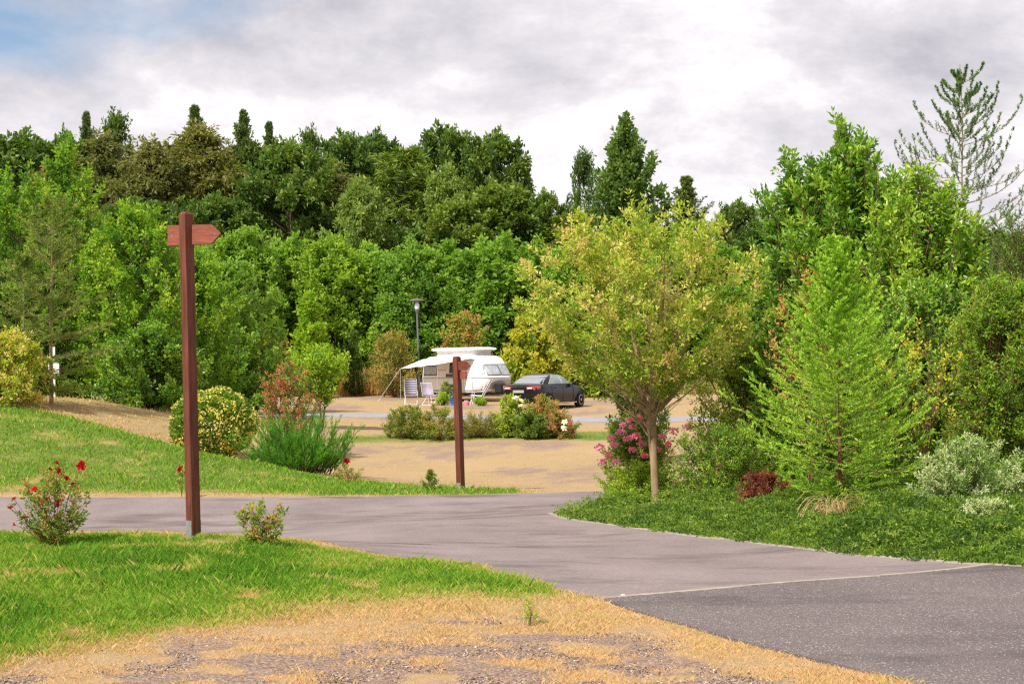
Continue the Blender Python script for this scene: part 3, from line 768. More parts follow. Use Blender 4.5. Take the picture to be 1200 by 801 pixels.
L_maroon = leaf_mat("leaves_maroon", [(0.05, 0.015, 0.015), (0.11, 0.03, 0.025), (0.19, 0.06, 0.04), (0.26, 0.11, 0.06)])
L_lime = leaf_mat("leaves_lime", [(0.10, 0.22, 0.02), (0.18, 0.34, 0.03), (0.29, 0.45, 0.05), (0.42, 0.52, 0.08)])
L_cover = leaf_mat("leaves_ground_cover", [(0.03, 0.07, 0.015), (0.07, 0.145, 0.022), (0.135, 0.235, 0.035), (0.30, 0.33, 0.07)])
L_straw = leaf_mat("straw_stalks", [(0.22, 0.20, 0.07), (0.42, 0.30, 0.12), (0.56, 0.38, 0.18), (0.60, 0.34, 0.17)], 0.25)
L_pink = leaf_mat("petals_pink", [(0.72, 0.12, 0.42), (0.85, 0.25, 0.56), (0.88, 0.45, 0.68)], 0.5)
L_rose = leaf_mat("petals_red", [(0.14, 0.003, 0.006), (0.30, 0.008, 0.014), (0.50, 0.03, 0.04)], 0.25)
L_whitef = leaf_mat("petals_white", [(0.7, 0.68, 0.6), (0.85, 0.83, 0.78), (0.9, 0.88, 0.85)], 0.3)
L_roseleaf = leaf_mat("leaves_rose", [(0.07, 0.16, 0.03), (0.14, 0.26, 0.05), (0.26, 0.34, 0.08), (0.50, 0.26, 0.09)])

def size_for(px, d, top_py, base=None):
    b = spot(px, d) if base is None else base
    return b, zpix(top_py, px, d) - b[2]
def scale_at(d): return d / FPX

def bigtree(label, cat, name, px, top, wpx, d, group=None, depth_ratio=0.9, **k):
    b, H = size_for(px, d, top)
    Rr = wpx / 2 * scale_at(d)
    ms = broadleaf(name, k.pop('seed'), H, Rr, ry=Rr * depth_ratio, **k)
    return plant(name, label, cat, ms, b, group=group)
def bush(label, cat, name, px, top, wpx, d, base=None, group=None, names=('stem', 'foliage'), depth_ratio=0.85, **k):
    b, H = size_for(px, d, top, base)
    Rr = wpx / 2 * scale_at(d)
    kw = dict(crown0=0.02, prof='dome', stems=5, trunk_r=0.018, upright=0.4)
    kw.update(k)
    ms = broadleaf(name, kw.pop('seed'), H, Rr, ry=Rr * depth_ratio, **kw)
    return plant(name, label, cat, ms, b, group=group, names=names)

# ---- forest on the rise behind: a few source trees, then copies scaled to their place
FOREST = {}
def forest_src(key, **k):
    if key == 'syc':
        return broadleaf('sycamore', 11, 20, 6.5, 0.12, 'dome', n1=120, n2=14, n3=15, leaf=(.60, .40), mat=L_forest2, bark=B_dark, trunk_r=.4, l2=1.7, upright=.1, pad=.9, up_bias=1.1, sec_wood=False, sec_r=.03, shape_noise=.2, tvar=.2)
    if key == 'oak':
        return broadleaf('oak', 12, 20, 6.0, 0.15, 'round', n1=120, n2=14, n3=15, leaf=(.58, .38), mat=L_forest, bark=B_dark, trunk_r=.4, l2=1.6, upright=.12, pad=.8, up_bias=1.0, sec_wood=False, sec_r=.03, shape_noise=.25, tvar=.22, tint0=.42)
    if key == 'beech':
        return broadleaf('beech', 13, 22, 6.0, 0.1, 'egg', n1=100, n2=13, n3=15, leaf=(.6, .24), mat=L_olive, bark=B_dark, trunk_r=.4, l2=2.0, upright=.0, pad=.4, up_bias=.8, droop=.5, sec_wood=False, sec_r=.03, shape_noise=.25, tvar=.2, tint0=.42)
    if key == 'birch':
        return broadleaf('birch', 14, 15, 4.6, 0.08, 'egg', n1=80, n2=13, n3=16, leaf=(.45, .22), mat=L_willow, bark=B_grey, trunk_r=.2, l2=1.3, upright=.25, up_bias=.7, droop=.3, sec_wood=False, sec_r=.02, tvar=.2)
    if key == 'larch':
        return conifer('old_larch', 15, 24, 5.5, nb=95, up=-.05, curve=.1, ntw=16, twl=2.2, nneed=7, need=(.62, .14), mat=L_brownc, bark=B_dark, trunk_r=.3, droop_tw=.5, shape=.6, drop=.1, sec_r=.02, tvar=.16, jit=.2)
    if key == 'spruce':
        return conifer('spruce', 16, 22, 6.5, nb=230, crown0=.3, up=-.05, curve=.16, ntw=14, twl=1.5, nneed=8, need=(.32, .09), mat=L_conif, bark=B_dark, trunk_r=.25, droop_tw=.25, shape=.95, sec_r=.02, jit=.28, tint0=.5, leader=.01)
    if key == 'poplar':
        return broadleaf('broad_column', 17, 17, 3.9, 0.05, 'egg', n1=95, n2=13, n3=15, leaf=(.48, .3), mat=L_forest, bark=B_dark, trunk_r=.25, l2=1.2, upright=.7, up_bias=.7, sec_wood=False, sec_r=.02, tvar=.2, tint0=.55)
    if key == 'airy':
        return broadleaf('poplar_airy', 18, 17, 3.4, 0.1, 'column', n1=60, n2=12, n3=12, leaf=(.42, .2), mat=L_forest, bark=B_dark, trunk_r=.22, l2=1.3, upright=.6, up_bias=.5, sec_r=.02, tvar=.2, tint0=.4)
FH = dict(syc=20, oak=20, beech=22, birch=15, larch=24, spruce=22, poplar=17, airy=17)
FR = dict(syc=6.5, oak=6, beech=6, birch=4.6, larch=5.5, spruce=4.2, poplar=3.9, airy=3.4)
FN = dict(syc='sycamore_tree', oak='oak_tree', beech='drooping_tree', birch='birch_tree', larch='larch_tree', spruce='spruce_tree', poplar='columnar_tree', airy='poplar_tree')
def forest(key, px, top, wpx, d, label, group='woodland trees behind the hedge', rz=None, cat='tree'):
    b, H = size_for(px, d, top)
    H *= 0.96
    s = H / FH[key]; w = wpx * .62 * scale_at(d) / FR[key]
    rz = random.random() * 6.28 if rz is None else rz
    if key not in FOREST:
        FOREST[key] = plant(FN[key], label, cat, forest_src(key), b, rz, group, scale=(w, w, s)); return FOREST[key]
    return dup(FOREST[key], b, rz, (w, w, s), label, group)
forest('beech', 235, 142, 150, 122, "olive-green drooping tree at the skyline above the near signpost's top")
forest('beech', 120, 152, 150, 126, "dull olive drooping tree on the skyline, between the left edge and the signpost")
forest('beech', 180, 160, 130, 118, "brownish olive tree in front of the skyline, up and left of the near signpost")
forest('beech', 390, 190, 130, 116, "brown-olive drooping tree directly behind the pale birch")
forest('oak', 20, 150, 130, 122, "mid-green tree crown at the far left of the woodland skyline")
forest('oak', 75, 155, 110, 128, "flat-topped green tree second from the left on the woodland skyline")
forest('oak', 300, 163, 110, 130, "dark green tree top behind the broad layered sycamore")
forest('syc', 340, 165, 125, 112, "broad layered sycamore with pale leaf pads, right of the near signpost's arrow")
forest('oak', 410, 152, 90, 128, "rounded green tree on the skyline above the pale birch")
forest('oak', 440, 150, 80, 132, "small rounded treetop on the skyline just left of the brownish larch")
forest('larch', 478, 155, 170, 118, "tall brownish larch with hanging sprays behind the pale birch's right side")
forest('oak', 525, 143, 95, 128, "dark domed tree, highest crown right of the brownish larch")
forest('oak', 580, 150, 95, 124, "dark green tree shouldering the right end of the high skyline")
forest('syc', 590, 215, 140, 112, "wide deep-green tree filling the wood's right end above the hedge")
forest('birch', 525, 192, 90, 116, "yellow-green rounded tree between the larch and the dark domed tree")
forest('syc', 540, 235, 110, 106, "low dark tree standing just above the hedge, right of the larch")
forest('syc', 640, 225, 80, 112, "dark green tree sloping down to the sky gap at the wood's right end")
forest('oak', 470, 262, 80, 104, "shadowy low tree behind the hedge, between birch and larch foot")
forest('birch', 424, 208, 92, 102, "pale grey-green birch standing out in front of the dark wood")
forest('oak', 250, 225, 110, 108, "deep green low tree behind the near signpost's arrow")
forest('oak', 170, 230, 120, 110, "dark low tree behind the bright bushes left of the signpost")
forest('beech', 60, 190, 130, 112, "olive tree behind the bright left bushes, low in the wood")
forest('spruce', 287, 120, 60, 128, "small pointed spruce top poking above the skyline right of the signpost")
forest('spruce', 232, 114, 66, 127, "thin-topped conifer on the skyline directly above the signpost")
forest('spruce', 318, 134, 50, 132, "little conifer tip on the skyline above the layered sycamore")
forest('spruce', 103, 122, 50, 130, "thin conifer tip on the skyline above the left bushes")
forest('airy', 140, 122, 60, 140, "airy dark treetop standing up from the left skyline")
forest('airy', 365, 142, 50, 138, "airy twiggy treetop between sycamore and birch on the skyline")
forest('airy', 688, 168, 50, 125, "airy grey-green poplar beside the tall dark columnar tree", 'trees in the sky gap')
forest('poplar', 740, 134, 92, 98, "tall dark pointed tree rising behind the golden tree", 'trees in the sky gap')
forest('spruce', 808, 200, 80, 120, "pale spruce top showing behind the golden tree's right half", 'trees in the sky gap')
forest('oak', 866, 232, 60, 135, "bluish distant tree crown between the golden tree and the right thicket", 'trees in the sky gap')
forest('oak', 665, 240, 70, 118, "dark tree left of the airy poplar, above the golden tree's shoulder", 'trees in the sky gap')
forest('oak', 780, 262, 110, 112, "mid-green tree hidden behind the golden tree's top", 'trees in the sky gap')
forest('oak', 910, 262, 110, 118, "green tree behind the left flank of the right thicket", 'trees in the sky gap')
for i, px in enumerate(range(960, 1330, 60)):
    forest('oak', px, 262 + 8 * math.sin(i * 2.1), 95, 110 + 3 * math.sin(i), "green tree of the far row hidden behind the right-hand thicket", 'far trees behind the right thicket')
for i, px in enumerate(range(-230, -20, 60)):
    forest('oak', px, 150 + 8 * math.sin(i * 2.1), 110, 122, "woodland tree standing beyond the photo's left side", 'woodland trees beyond the left side')

# far-off wood closing the view behind the trees one can tell apart
def wood_mass():
    g = np.random.default_rng(5); n = 60000
    x = g.uniform(-95, 95, n); y = 150 + g.random(n) * 25
    hh = 11 + 5 * fbm(x, y * 0.3, 0.12, 3) ; hh = hh * (1 - 0.35 * smooth(5, 25, x))
    z = T(x, y) + hh * g.random(n) ** 0.6
    P = np.stack([x, y, z], -1); D = unit(g.normal(0, 1, (n, 3)) + [0, 0, .3]); A = unit(g.normal(0, .7, (n, 3)) + [0, 0, 1])
    me = leaves_mesh("wood", P, D, A, g.uniform(.9, 1.6, n), g.uniform(.6, 1.1, n), np.clip(.35 + fbm(x, y, .3, 3) * .5 - .25 + g.normal(0, .12, n), 0, 1), L_forest)
    link("distant_woods", me, kind='stuff')
wood_mass()

# ---- alder hedge: a row of tall shrubs
hs_src = []
for i, (px, top, w, d) in enumerate([(165, 292, 90, 84), (225, 300, 84, 86), (283, 282, 84, 83), (335, 296, 80, 86), (386, 291, 84, 84), (436, 299, 80, 86), (484, 297, 84, 84), (533, 301, 84, 86), (580, 295, 84, 84), (630, 300, 84, 86), (682, 292, 90, 84), (735, 300, 90, 86), (790, 305, 90, 84), (850, 300, 90, 86), (905, 306, 90, 84), (960, 300, 90, 86), (1020, 305, 90, 84), (110, 300, 90, 86), (50, 296, 90, 84), (-15, 300, 90, 86)]):
    b, H = size_for(px, d, top); nm = 'alder_shrub'
    lb = ["leafy alder in the tall hedge, " + s for s in (
        "behind the left bushes at the woodland's foot", "directly left of the near signpost", "the first right of the near signpost, domed and bright", "above the small pale maple", "its top just below the pale birch", "between the birch's foot and the lamp",
        "directly behind the street lamp", "behind the camper's raised roof", "above the golden shrub", "meeting the golden tree's left edge", "behind the golden tree's left half", "behind the golden tree's middle", "behind the golden tree's right half")]
    hid = ("right of the golden tree, behind the thicket's left shoulder", "behind the thicket's tallest cherry", "behind the open larch's foot, last on the right", "behind the tallest bright tree of the left group", "behind the leftmost bright alder", "last on the left, beyond the photo's edge", "second-last on the right, behind the dense dome")
    label = lb[i] if i < len(lb) else "alder of the tall hedge, " + hid[(i - 13) % 7]
    grp = 'alders of the tall hedge'
    if i < 7:
        ms = broadleaf('alder', 30 + i, H, w * 0.66 * scale_at(d), .0, 'dome', stems=5, n1=130, n2=13, n3=14, leaf=((.34, .22) if i % 2 else (.27, .18)), mat=L_hedge, bark=B_dark, trunk_r=.09, l2=.95, upright=.35, pad=.5, shoots=26, shoot_h=.09, up_bias=.9, sec_wood=False, sec_r=.01, tvar=.17, tint0=.38 + .05 * (i % 3), ry=2.4, shape_noise=.18, tip_l=1.1)
        hs_src.append((plant(nm, label, 'tree', ms, b, 0, grp), H))
    else:
        s, H0 = hs_src[(i * 3) % 7]
        dup(s, b, (i % 2) * math.pi + random.uniform(-.3, .3), (random.uniform(.9, 1.15), random.uniform(.9, 1.1), H / H0), label, grp)

# ---- shrubs along the far side of the pitch
bush("small pale-leaved maple with two pointed tops before the alder hedge", 'tree', 'maple_tree', 365, 352, 66, 74, seed=41, crown0=.1, prof='cone', stems=2, n1=60, n2=11, n3=10, leaf=(.26, .18), mat=L_lime, bark=B_grey, l2=.55, trunk_r=.05, tint0=.3, sec_r=.01, shoots=6, shoot_h=.1, names=('trunk', 'crown'))
bush("slim dark green conifer between pale maple and ochre shrub", 'tree', 'yew_tree', 415, 388, 28, 76, seed=42, prof='cone', n1=60, n2=10, n3=10, leaf=(.16, .06), mat=L_forest, bark=B_dark, l2=.35, upright=.8, tint0=.35, sec_r=.006, names=('trunk', 'crown'))
bush("ochre-green spreading shrub left of the street lamp", 'shrub', 'ochre_shrub', 462, 392, 62, 74, seed=43, prof='dome', n1=70, n2=11, n3=10, leaf=(.16, .06), mat=L_ochre, bark=B_dark, l2=.5, upright=.5, tint0=.4, sec_r=.008)
bush("brown-tinged shrub under the hedge, right of the near signpost's leftmost alder", 'shrub', 'brown_shrub', 322, 396, 40, 76, seed=44, prof='dome', n1=50, n2=10, n3=9, leaf=(.18, .08), mat=L_ochre, bark=B_dark, l2=.45, tint0=.35, sec_r=.008)
bush("green shrub with orange shoot tips behind the camper's roof", 'shrub', 'orange_tipped_shrub', 545, 372, 66, 76, seed=45, prof='dome', n1=70, n2=11, n3=10, leaf=(.2, .11), mat=L_orange, bark=B_dark, l2=.6, upright=.6, tint0=.45, sec_r=.008, tvar=.28)
bush("bright golden-leaved shrub just right of the camper", 'shrub', 'golden_shrub', 632, 374, 88, 73, seed=46, prof='dome', n1=90, n2=12, n3=11, leaf=(.24, .16), mat=L_gold, bark=B_dark, l2=.55, upright=.35, tint0=.55, sec_r=.008, tvar=.3)
bush("mid-green shrub behind the black car's bonnet", 'shrub', 'green_shrub', 690, 400, 84, 74, seed=47, prof='dome', n1=90, n2=12, n3=11, leaf=(.24, .15), mat=L_hedge, bark=B_dark, l2=.55, tint0=.5, sec_r=.008, tvar=.25)
bush("dark green dense bush behind the golden tree's stem, above the pink flowers", 'shrub', 'dark_bush', 745, 432, 72, 36, seed=48, prof='dome', n1=80, n2=12, n3=12, leaf=(.11, .07), mat=L_forest, bark=B_dark, l2=.3, tint0=.3, sec_r=.006)
def stalks(name, label, cat, px0, px1, d0, d1, h, n, mat=L_straw, w=.03, group=None, hv=.5):
    g = np.random.default_rng(int(px0)); x = g.uniform(rays(px0, 440.)[0], rays(px1, 440.)[0], n); y = g.uniform(d0, d1, n); x = x * y
    keepm = g.random(n) < .25 + fbm(x, y, 0.8, 2); x, y = x[keepm], y[keepm]; n = len(x)
    P = np.stack([x, y, T(x, y) - .02], -1); D = unit(g.normal(0, .28, (n, 3)) * [1, 1, 0] + [0, 0, 1]); hh = h * (1 - hv + hv * 2 * fbm(x, y, 1.1, 2)) * g.uniform(.5, 1.1, n)
    me = leaves_mesh(name, P, D, unit(g.normal(0, 1, (n, 3))), hh, np.full(n, w), g.random(n), mat, fold=.1)
    o = link(name, me, kind='stuff'); return o
stalks('tall_dry_grass', '', 'grass', 300, 350, 76, 79, 1.3, 2500)
stalks('tall_dry_grass', '', 'grass', 395, 480, 76, 79, 1.4, 5000)
stalks('far_verge_grass', '', 'grass', 280, 980, 77.5, 80.5, .8, 14000, M_blade, .04)


# ---- small trees in the middle
bush("small tree with red young leaves behind the broom shrub", 'shrub', 'red_tipped_shrub', 337, 430, 62, 38, seed=51, crown0=.12, prof='round', stems=3, n1=60, n2=11, n3=9, leaf=(.085, .04), mat=L_photinia, bark=B_dark, l2=.25, trunk_r=.03, tint0=.38, sec_r=.005, tvar=.34, shoots=8, shoot_h=.12)
bush("little round-crowned pale green tree on a dark forked trunk beside the red-tipped shrub", 'tree', 'round_tree', 377, 410, 62, 45, seed=52, crown0=.38, prof='vase', stems=2, n1=55, n2=10, n3=9, leaf=(.11, .06), mat=L_lime, bark=B_dark, l2=.3, trunk_r=.05, tint0=.35, sec_r=.006, names=('trunk', 'crown'))

# clipped variegated ball
def ball():
    b = spot(250, 36.0); b = (b[0], b[1], b[2] - .05)
    H = zpix(456, 250, 36.0) - b[2]; Rr = 50 * scale_at(36.0)
    g = np.random.default_rng(61); n = 15000
    d = unit(g.normal(0, 1, (n, 3)) + [0, 0, .12]); lump = 1 + .05 * np.sin(d[:, 0] * 9) * np.sin(d[:, 2] * 7 + 1) + .03 * np.sin(d[:, 1] * 15)
    sh = 1 - .22 * g.random(n) ** 1.8
    dd = np.sign(d) * np.abs(d) ** 0.85; dd = dd / np.max([np.linalg.norm(dd, axis=1)], axis=0)[:, None]
    P = dd * (lump * sh)[:, None] * [Rr, Rr * .95, H / 2] + [0, 0, H / 2]
    D = unit(d * .6 + g.normal(0, .7, (n, 3)) + [0, 0, .2]); A = unit(d + g.normal(0, .5, (n, 3)))
    out = (sh > .965)
    tint = np.where(out & (fbm(P[:, 0] * 3 + P[:, 1] * 2, P[:, 2] * 3, 2.2, 2) + g.normal(0, .12, n) > .53), g.uniform(.75, 1, n), g.uniform(0, .55, n))
    fm = leaves_mesh('variegated_foliage', P, D, A, g.uniform(.06, .10, n), g.uniform(.035, .055, n), tint, L_varie)
    st = []
    for k in range(14):
        a = k * 2.4; st.append([(0, 0, -.1), (math.cos(a) * Rr * .3, math.sin(a) * Rr * .3, H * .3), (math.cos(a) * Rr * .62, math.sin(a) * Rr * .62, H * (.4 + .03 * k))])
    st = np.array(st); wm = wood_mesh('variegated_stems', [(st, np.full((14, 3), .018), 5)], B_dark)
    plant('variegated_bush', "clipped round bush speckled yellow and green at the foot of the grassy mound", 'shrub', (wm, fm), b, names=('stem', 'foliage'))
ball()

def broom():
    b = spot(350, 33.0); H = zpix(478, 345, 33.0) - b[2]; Rr = 52 * scale_at(33.0)
    g = np.random.default_rng(62); n1 = 130
    az = g.random(n1) * 6.28; el = g.uniform(.45, 1.5, n1)
    L_ = H * (0.50 + .50 * np.sin(el)) * g.uniform(.45, 1.0, n1)
    o = np.stack([np.cos(az) * np.cos(el), np.sin(az) * np.cos(el) * .8, np.sin(el)], -1)
    st = np.stack([np.cos(az) * .85 * Rr * g.random(n1) ** .6, np.sin(az) * .6 * Rr * g.random(n1) ** .6, -np.full(n1, .05)], -1)
    end = st + o * L_[:, None]; end[:, :2] *= 1.0
    P1 = bez(st, (st + end) / 2 + g.normal(0, .05, (n1, 3)), end, 7)
    n2, n3 = 16, 13
    s = g.uniform(.05, 1, (n1, n2)); ks = s * 6; i1 = np.minimum(ks.astype(int), 5); f1 = (ks - i1)[..., None]; ar = np.arange(n1)[:, None]
    p = P1[ar, i1] * (1 - f1) + P1[ar, i1 + 1] * f1; tg = unit(P1[ar, i1 + 1] - P1[ar, i1])
    d = unit(tg + unit(g.normal(0, 1, (n1, n2, 3))) * .6 + [0, 0, .45]); l = g.uniform(.15, .34, (n1, n2))
    u = g.random((n1, n2, n3)); P = p[:, :, None] + d[:, :, None] * (l[..., None] * u)[..., None]
    D = unit(d[:, :, None] + unit(g.normal(0, 1, P.shape)) * .35); n = n1 * n2 * n3
    t = np.clip(.35 + .3 * (u - .5) + g.normal(0, .15, (n1, n2, 1)) + g.normal(0, .12, (n1, 1, 1)), 0, 1)
    fm = leaves_mesh('broom_sprays', P.reshape(-1, 3), D.reshape(-1, 3), unit(g.normal(0, 1, (n, 3))), g.uniform(.06, .13, n), g.uniform(.008, .014, n), t.ravel(), L_broom, fold=.1)
    wm = wood_mesh('broom_stems', [(P1, np.full((n1, 7), .012) * np.linspace(1, .3, 7), 4)], B_dark)
    plant('broom_shrub', "feathery dark green broom shrub right of the clipped variegated bush", 'shrub', (wm, fm), b, names=('stem', 'foliage'))
broom()

# ---- left group of trees
kb = dict(mat=L_left, bark=B_grey, sec_r=.005, shoots=14, shoot_h=.07)
bigtree("tall bright green tree at the far left, its top near the photo's corner bushes", 'tree', 'alder_tree', 20, 215, 170, 46, seed=71, crown0=.02, prof='dome', stems=4, n1=150, n2=14, n3=13, leaf=(.15, .09), l2=.6, trunk_r=.08, upright=.5, tint0=.42, **kb)
bigtree("tallest bright green tree of the left group, with a loose pointed top", 'tree', 'alder_tree', 80, 182, 150, 48, seed=72, crown0=.05, prof='egg', stems=3, n1=130, n2=14, n3=12, leaf=(.15, .09), l2=.65, trunk_r=.09, upright=.6, tint0=.45, **kb)
bigtree("rounded bright green tree just left of the near signpost's board", 'tree', 'alder_tree', 160, 255, 155, 45, seed=73, crown0=.0, prof='dome', stems=5, n1=170, n2=14, n3=13, leaf=(.15, .095), l2=.55, trunk_r=.07, upright=.5, tint0=.5, **kb)
bigtree("large bushy green tree behind the near signpost's lower post", 'tree', 'alder_tree', 215, 300, 150, 50, seed=74, crown0=.0, prof='dome', stems=5, n1=170, n2=14, n3=13, leaf=(.15, .095), l2=.6, trunk_r=.07, upright=.4, tint0=.4, **kb)
bigtree("spreading green tree right of the near signpost, above the clipped bush", 'tree', 'alder_tree', 268, 312, 130, 56, seed=75, crown0=.0, prof='dome', stems=5, n1=150, n2=14, n3=13, leaf=(.17, .11), l2=.6, trunk_r=.07, upright=.4, tint0=.38, mat=L_hedge, bark=B_grey, sec_r=.005)
bigtree("dark leafy bush low behind the near signpost", 'shrub', 'glossy_bush', 175, 385, 110, 43, seed=76, crown0=.0, prof='dome', stems=5, n1=110, n2=14, n3=12, leaf=(.12, .08), l2=.4, trunk_r=.05, mat=L_right, bark=B_dark, sec_r=.005, tint0=.5, tvar=.3)
bigtree("green tree standing past the photo's left edge", 'tree', 'alder_tree', -90, 235, 150, 44, seed=77, crown0=.0, prof='dome', stems=4, n1=120, n2=12, n3=11, leaf=(.16, .1), l2=.6, trunk_r=.08, upright=.5, **kb)
bl_, Hl = size_for(60, 39, 235)
plant('young_larch', "thin brownish young larch with bare grey stem in front of the left trees", 'tree', conifer('young_larch', 78, Hl, 1.9, nb=55, up=.05, curve=.1, ntw=15, twl=.8, nneed=18, need=(.085, .022), mat=L_brownc, bark=B_tan, trunk_r=.06, droop_tw=.15, shape=.55, sec_r=.005, tint0=.35, jit=.2), bl_)
bl_, Hl = size_for(28, 38, 300)
plant('young_larch', "lower leftmost young larch with wispy branches beside the orange-tipped bush", 'tree', conifer('young_larch_b', 79, Hl, 1.5, nb=45, up=.05, curve=.1, ntw=14, twl=.6, nneed=16, need=(.085, .022), mat=L_brownc, bark=B_tan, trunk_r=.045, droop_tw=.1, shape=.6, sec_r=.005, tint0=.3, jit=.2), bl_)
bush("yellow-green bush with orange young leaves at the photo's left edge", 'shrub', 'orange_leaved_bush', 8, 392, 100, 37.2, seed=80, n1=80, n2=12, n3=9, leaf=(.11, .06), mat=L_yellow, bark=B_red, l2=.35, tint0=.5, sec_r=.005, tvar=.28)

# ---- golden tree in the bed
def golden():
    d = 19.0; b = tuple(hit(768, 589)); d = b[1]
    H = zpix(262, 760, d) - b[2]; Rr = 150 * scale_at(d)
    g = np.random.default_rng(81)
    ms = broadleaf('golden', 83, H, Rr, .40, 'umbrella', fork=.33, smin=.45, sspread=.55, limb=.26, off=(-.22, 0), stems=5, n1=150, n2=16, n3=13, leaf=(.072, .032), mat=L_yellow, bark=B_tan, trunk_r=.030, l2=.30, upright=.12, up_bias=.7, tint0=.42, tvar=.25, sec_r=.0022, ry=Rr * .85, shape_noise=.09, shoots=16, shoot_h=.07, inner=.3)
    r = plant('golden_tree', "small multi-limbed tree with yellow-green leaves on a slim tan trunk in the planted bed", 'tree', ms, b, names=('limb', 'crown'))
    mb = MB(); f = zpix(480, 768, d) - b[2]
    mb.tube([(0, 0, -.05), (.005, 0, .05), (-.01, .0, f * .5), (-.02, 0, f), (-.03, .02, f * 1.15)], [.075, .058, .047, .045, .03], 10)
    for ex, ey, ez in ((-.62, -.1, 1.05), (-.35, .2, 1.3), (.15, -.15, 1.5), (.55, .05, .95), (.8, .2, .7), (-.9, -.05, .55)):
        mb.tube([(-.02, 0, f * .93), (ex * .35, ey * .4, f + ez * .30), (ex * .75, ey, f + ez * .8), (ex * 1.05, ey * 1.3, f + ez * 1.35)], [.036, .028, .02, .009], 7)
    mb.build('trunk', B_tan, r, True)
    return r
GT = golden()
bush("yellow-green lower tree leaning against the golden tree's right side", 'tree', 'golden_tree', 868, 398, 120, 19.6, seed=84, crown0=.08, prof='round', stems=4, n1=90, n2=13, n3=11, leaf=(.06, .027), mat=L_yellow, bark=B_tan, l2=.28, trunk_r=.025, tint0=.28, sec_r=.003, tvar=.2, names=('trunk', 'crown'))

# ---- right thicket
kr = dict(mat=L_right, sec_r=.005)
bigtree("deep green tree with a pointed leafy top, tallest of the right thicket's broadleaves", 'tree', 'cherry_tree', 998, 182, 200, 24, seed=91, crown0=.0, shoots=14, shoot_h=.10, prof='dome', stems=4, n1=170, n2=15, n3=13, leaf=(.135, .07), l2=.42, trunk_r=.05, upright=.65, tint0=.42, bark=B_red, tipw=.7, **kr)
bigtree("deep green tree with stiff upright shoots at the thicket's left shoulder", 'tree', 'cherry_tree', 935, 218, 140, 24.6, seed=92, crown0=.0, shoots=12, shoot_h=.10, prof='dome', stems=4, n1=110, n2=14, n3=12, leaf=(.13, .068), l2=.42, trunk_r=.04, upright=.7, tint0=.38, bark=B_red, tipw=.7, **kr)
bigtree("dense mid-green tree below the open larch, right side", 'tree', 'cherry_tree', 1082, 218, 200, 22.5, seed=93, shoots=10, shoot_h=.06, crown0=.0, prof='dome', stems=5, n1=210, n2=15, n3=13, leaf=(.11, .056), l2=.38, trunk_r=.05, upright=.5, tint0=.5, bark=B_red, **kr)
bigtree("large glossy shrub behind the feathery young larch", 'shrub', 'glossy_bush', 1085, 340, 170, 18.5, seed=94, crown0=.0, prof='dome', stems=6, n1=190, n2=15, n3=12, leaf=(.075, .035), l2=.3, trunk_r=.03, upright=.4, tint0=.42, bark=B_red, tvar=.3, **kr)
bigtree("fine-leaved green shrub at the right edge below the larch", 'shrub', 'fine_leaved_shrub', 1178, 330, 130, 17.5, seed=95, crown0=.0, prof='dome', stems=6, n1=180, n2=15, n3=12, leaf=(.055, .022), l2=.3, trunk_r=.03, upright=.3, droop=.1, tint0=.5, bark=B_red, mat=L_left, sec_r=.004)
bigtree("deep green tree beyond the photo's right edge", 'tree', 'cherry_tree', 1290, 240, 150, 21, seed=96, crown0=.0, prof='dome', stems=5, n1=120, n2=13, n3=12, leaf=(.11, .05), l2=.42, trunk_r=.05, upright=.5, tint0=.4, bark=B_red, **kr)
bigtree("dark bush behind the young larch's left side", 'shrub', 'glossy_bush', 915, 400, 130, 19.5, seed=97, crown0=.0, prof='dome', stems=5, n1=110, n2=14, n3=12, leaf=(.09, .042), l2=.3, trunk_r=.03, upright=.5, tint0=.35, bark=B_red, **kr)
bl_, Hl = size_for(1133, 28, 74)
plant('open_larch', "tall open larch with upswept sparse branches against the sky at the right", 'tree', conifer('open_larch', 98, Hl, 2.5, nb=120, crown0=.25, up=-.05, curve=.55, midf=.85, ntw=11, twl=.42, nneed=36, need=(.045, .012), mat=L_larchd, bark=B_tan, trunk_r=.05, flat=.3, droop_tw=-.9, shape=.75, topup=.35, sec_r=.004, tint0=.4, jit=.25, leader=.05, whorl=5), bl_)
bl_, Hl = size_for(1205, 22, 330)
plant('dark_larch', "dark feathery conifer at the right edge under the open larch", 'tree', conifer('dark_larch', 99, Hl + .8, 1.6, nb=90, up=.1, curve=.3, ntw=18, twl=.5, nneed=11, need=(.05, .012), mat=L_larch, bark=B_red, trunk_r=.05, sec_r=.004, tint0=.1, shape=.5), bl_)
# front young larch
b_fl = tuple(hit(985, 593)); Hf = zpix(268, 983, b_fl[1]) - b_fl[2] + .15
plant('feathery_larch', "bright green feathery young larch standing at the front of the bed", 'tree', conifer('feathery_larch', 101, Hf, 1.36, nb=150, crown0=.03, up=.10, curve=.34, midf=.65, spread=.6, ntw=13, twl=.40, nneed=52, need=(.028, .009), mat=L_larch, bark=B_red, trunk_r=.028, flat=.8, shape=1.25, topup=1.2, sec_r=.0015, tint0=.6, jit=.18, leader=.16, drop=.05), b_fl)

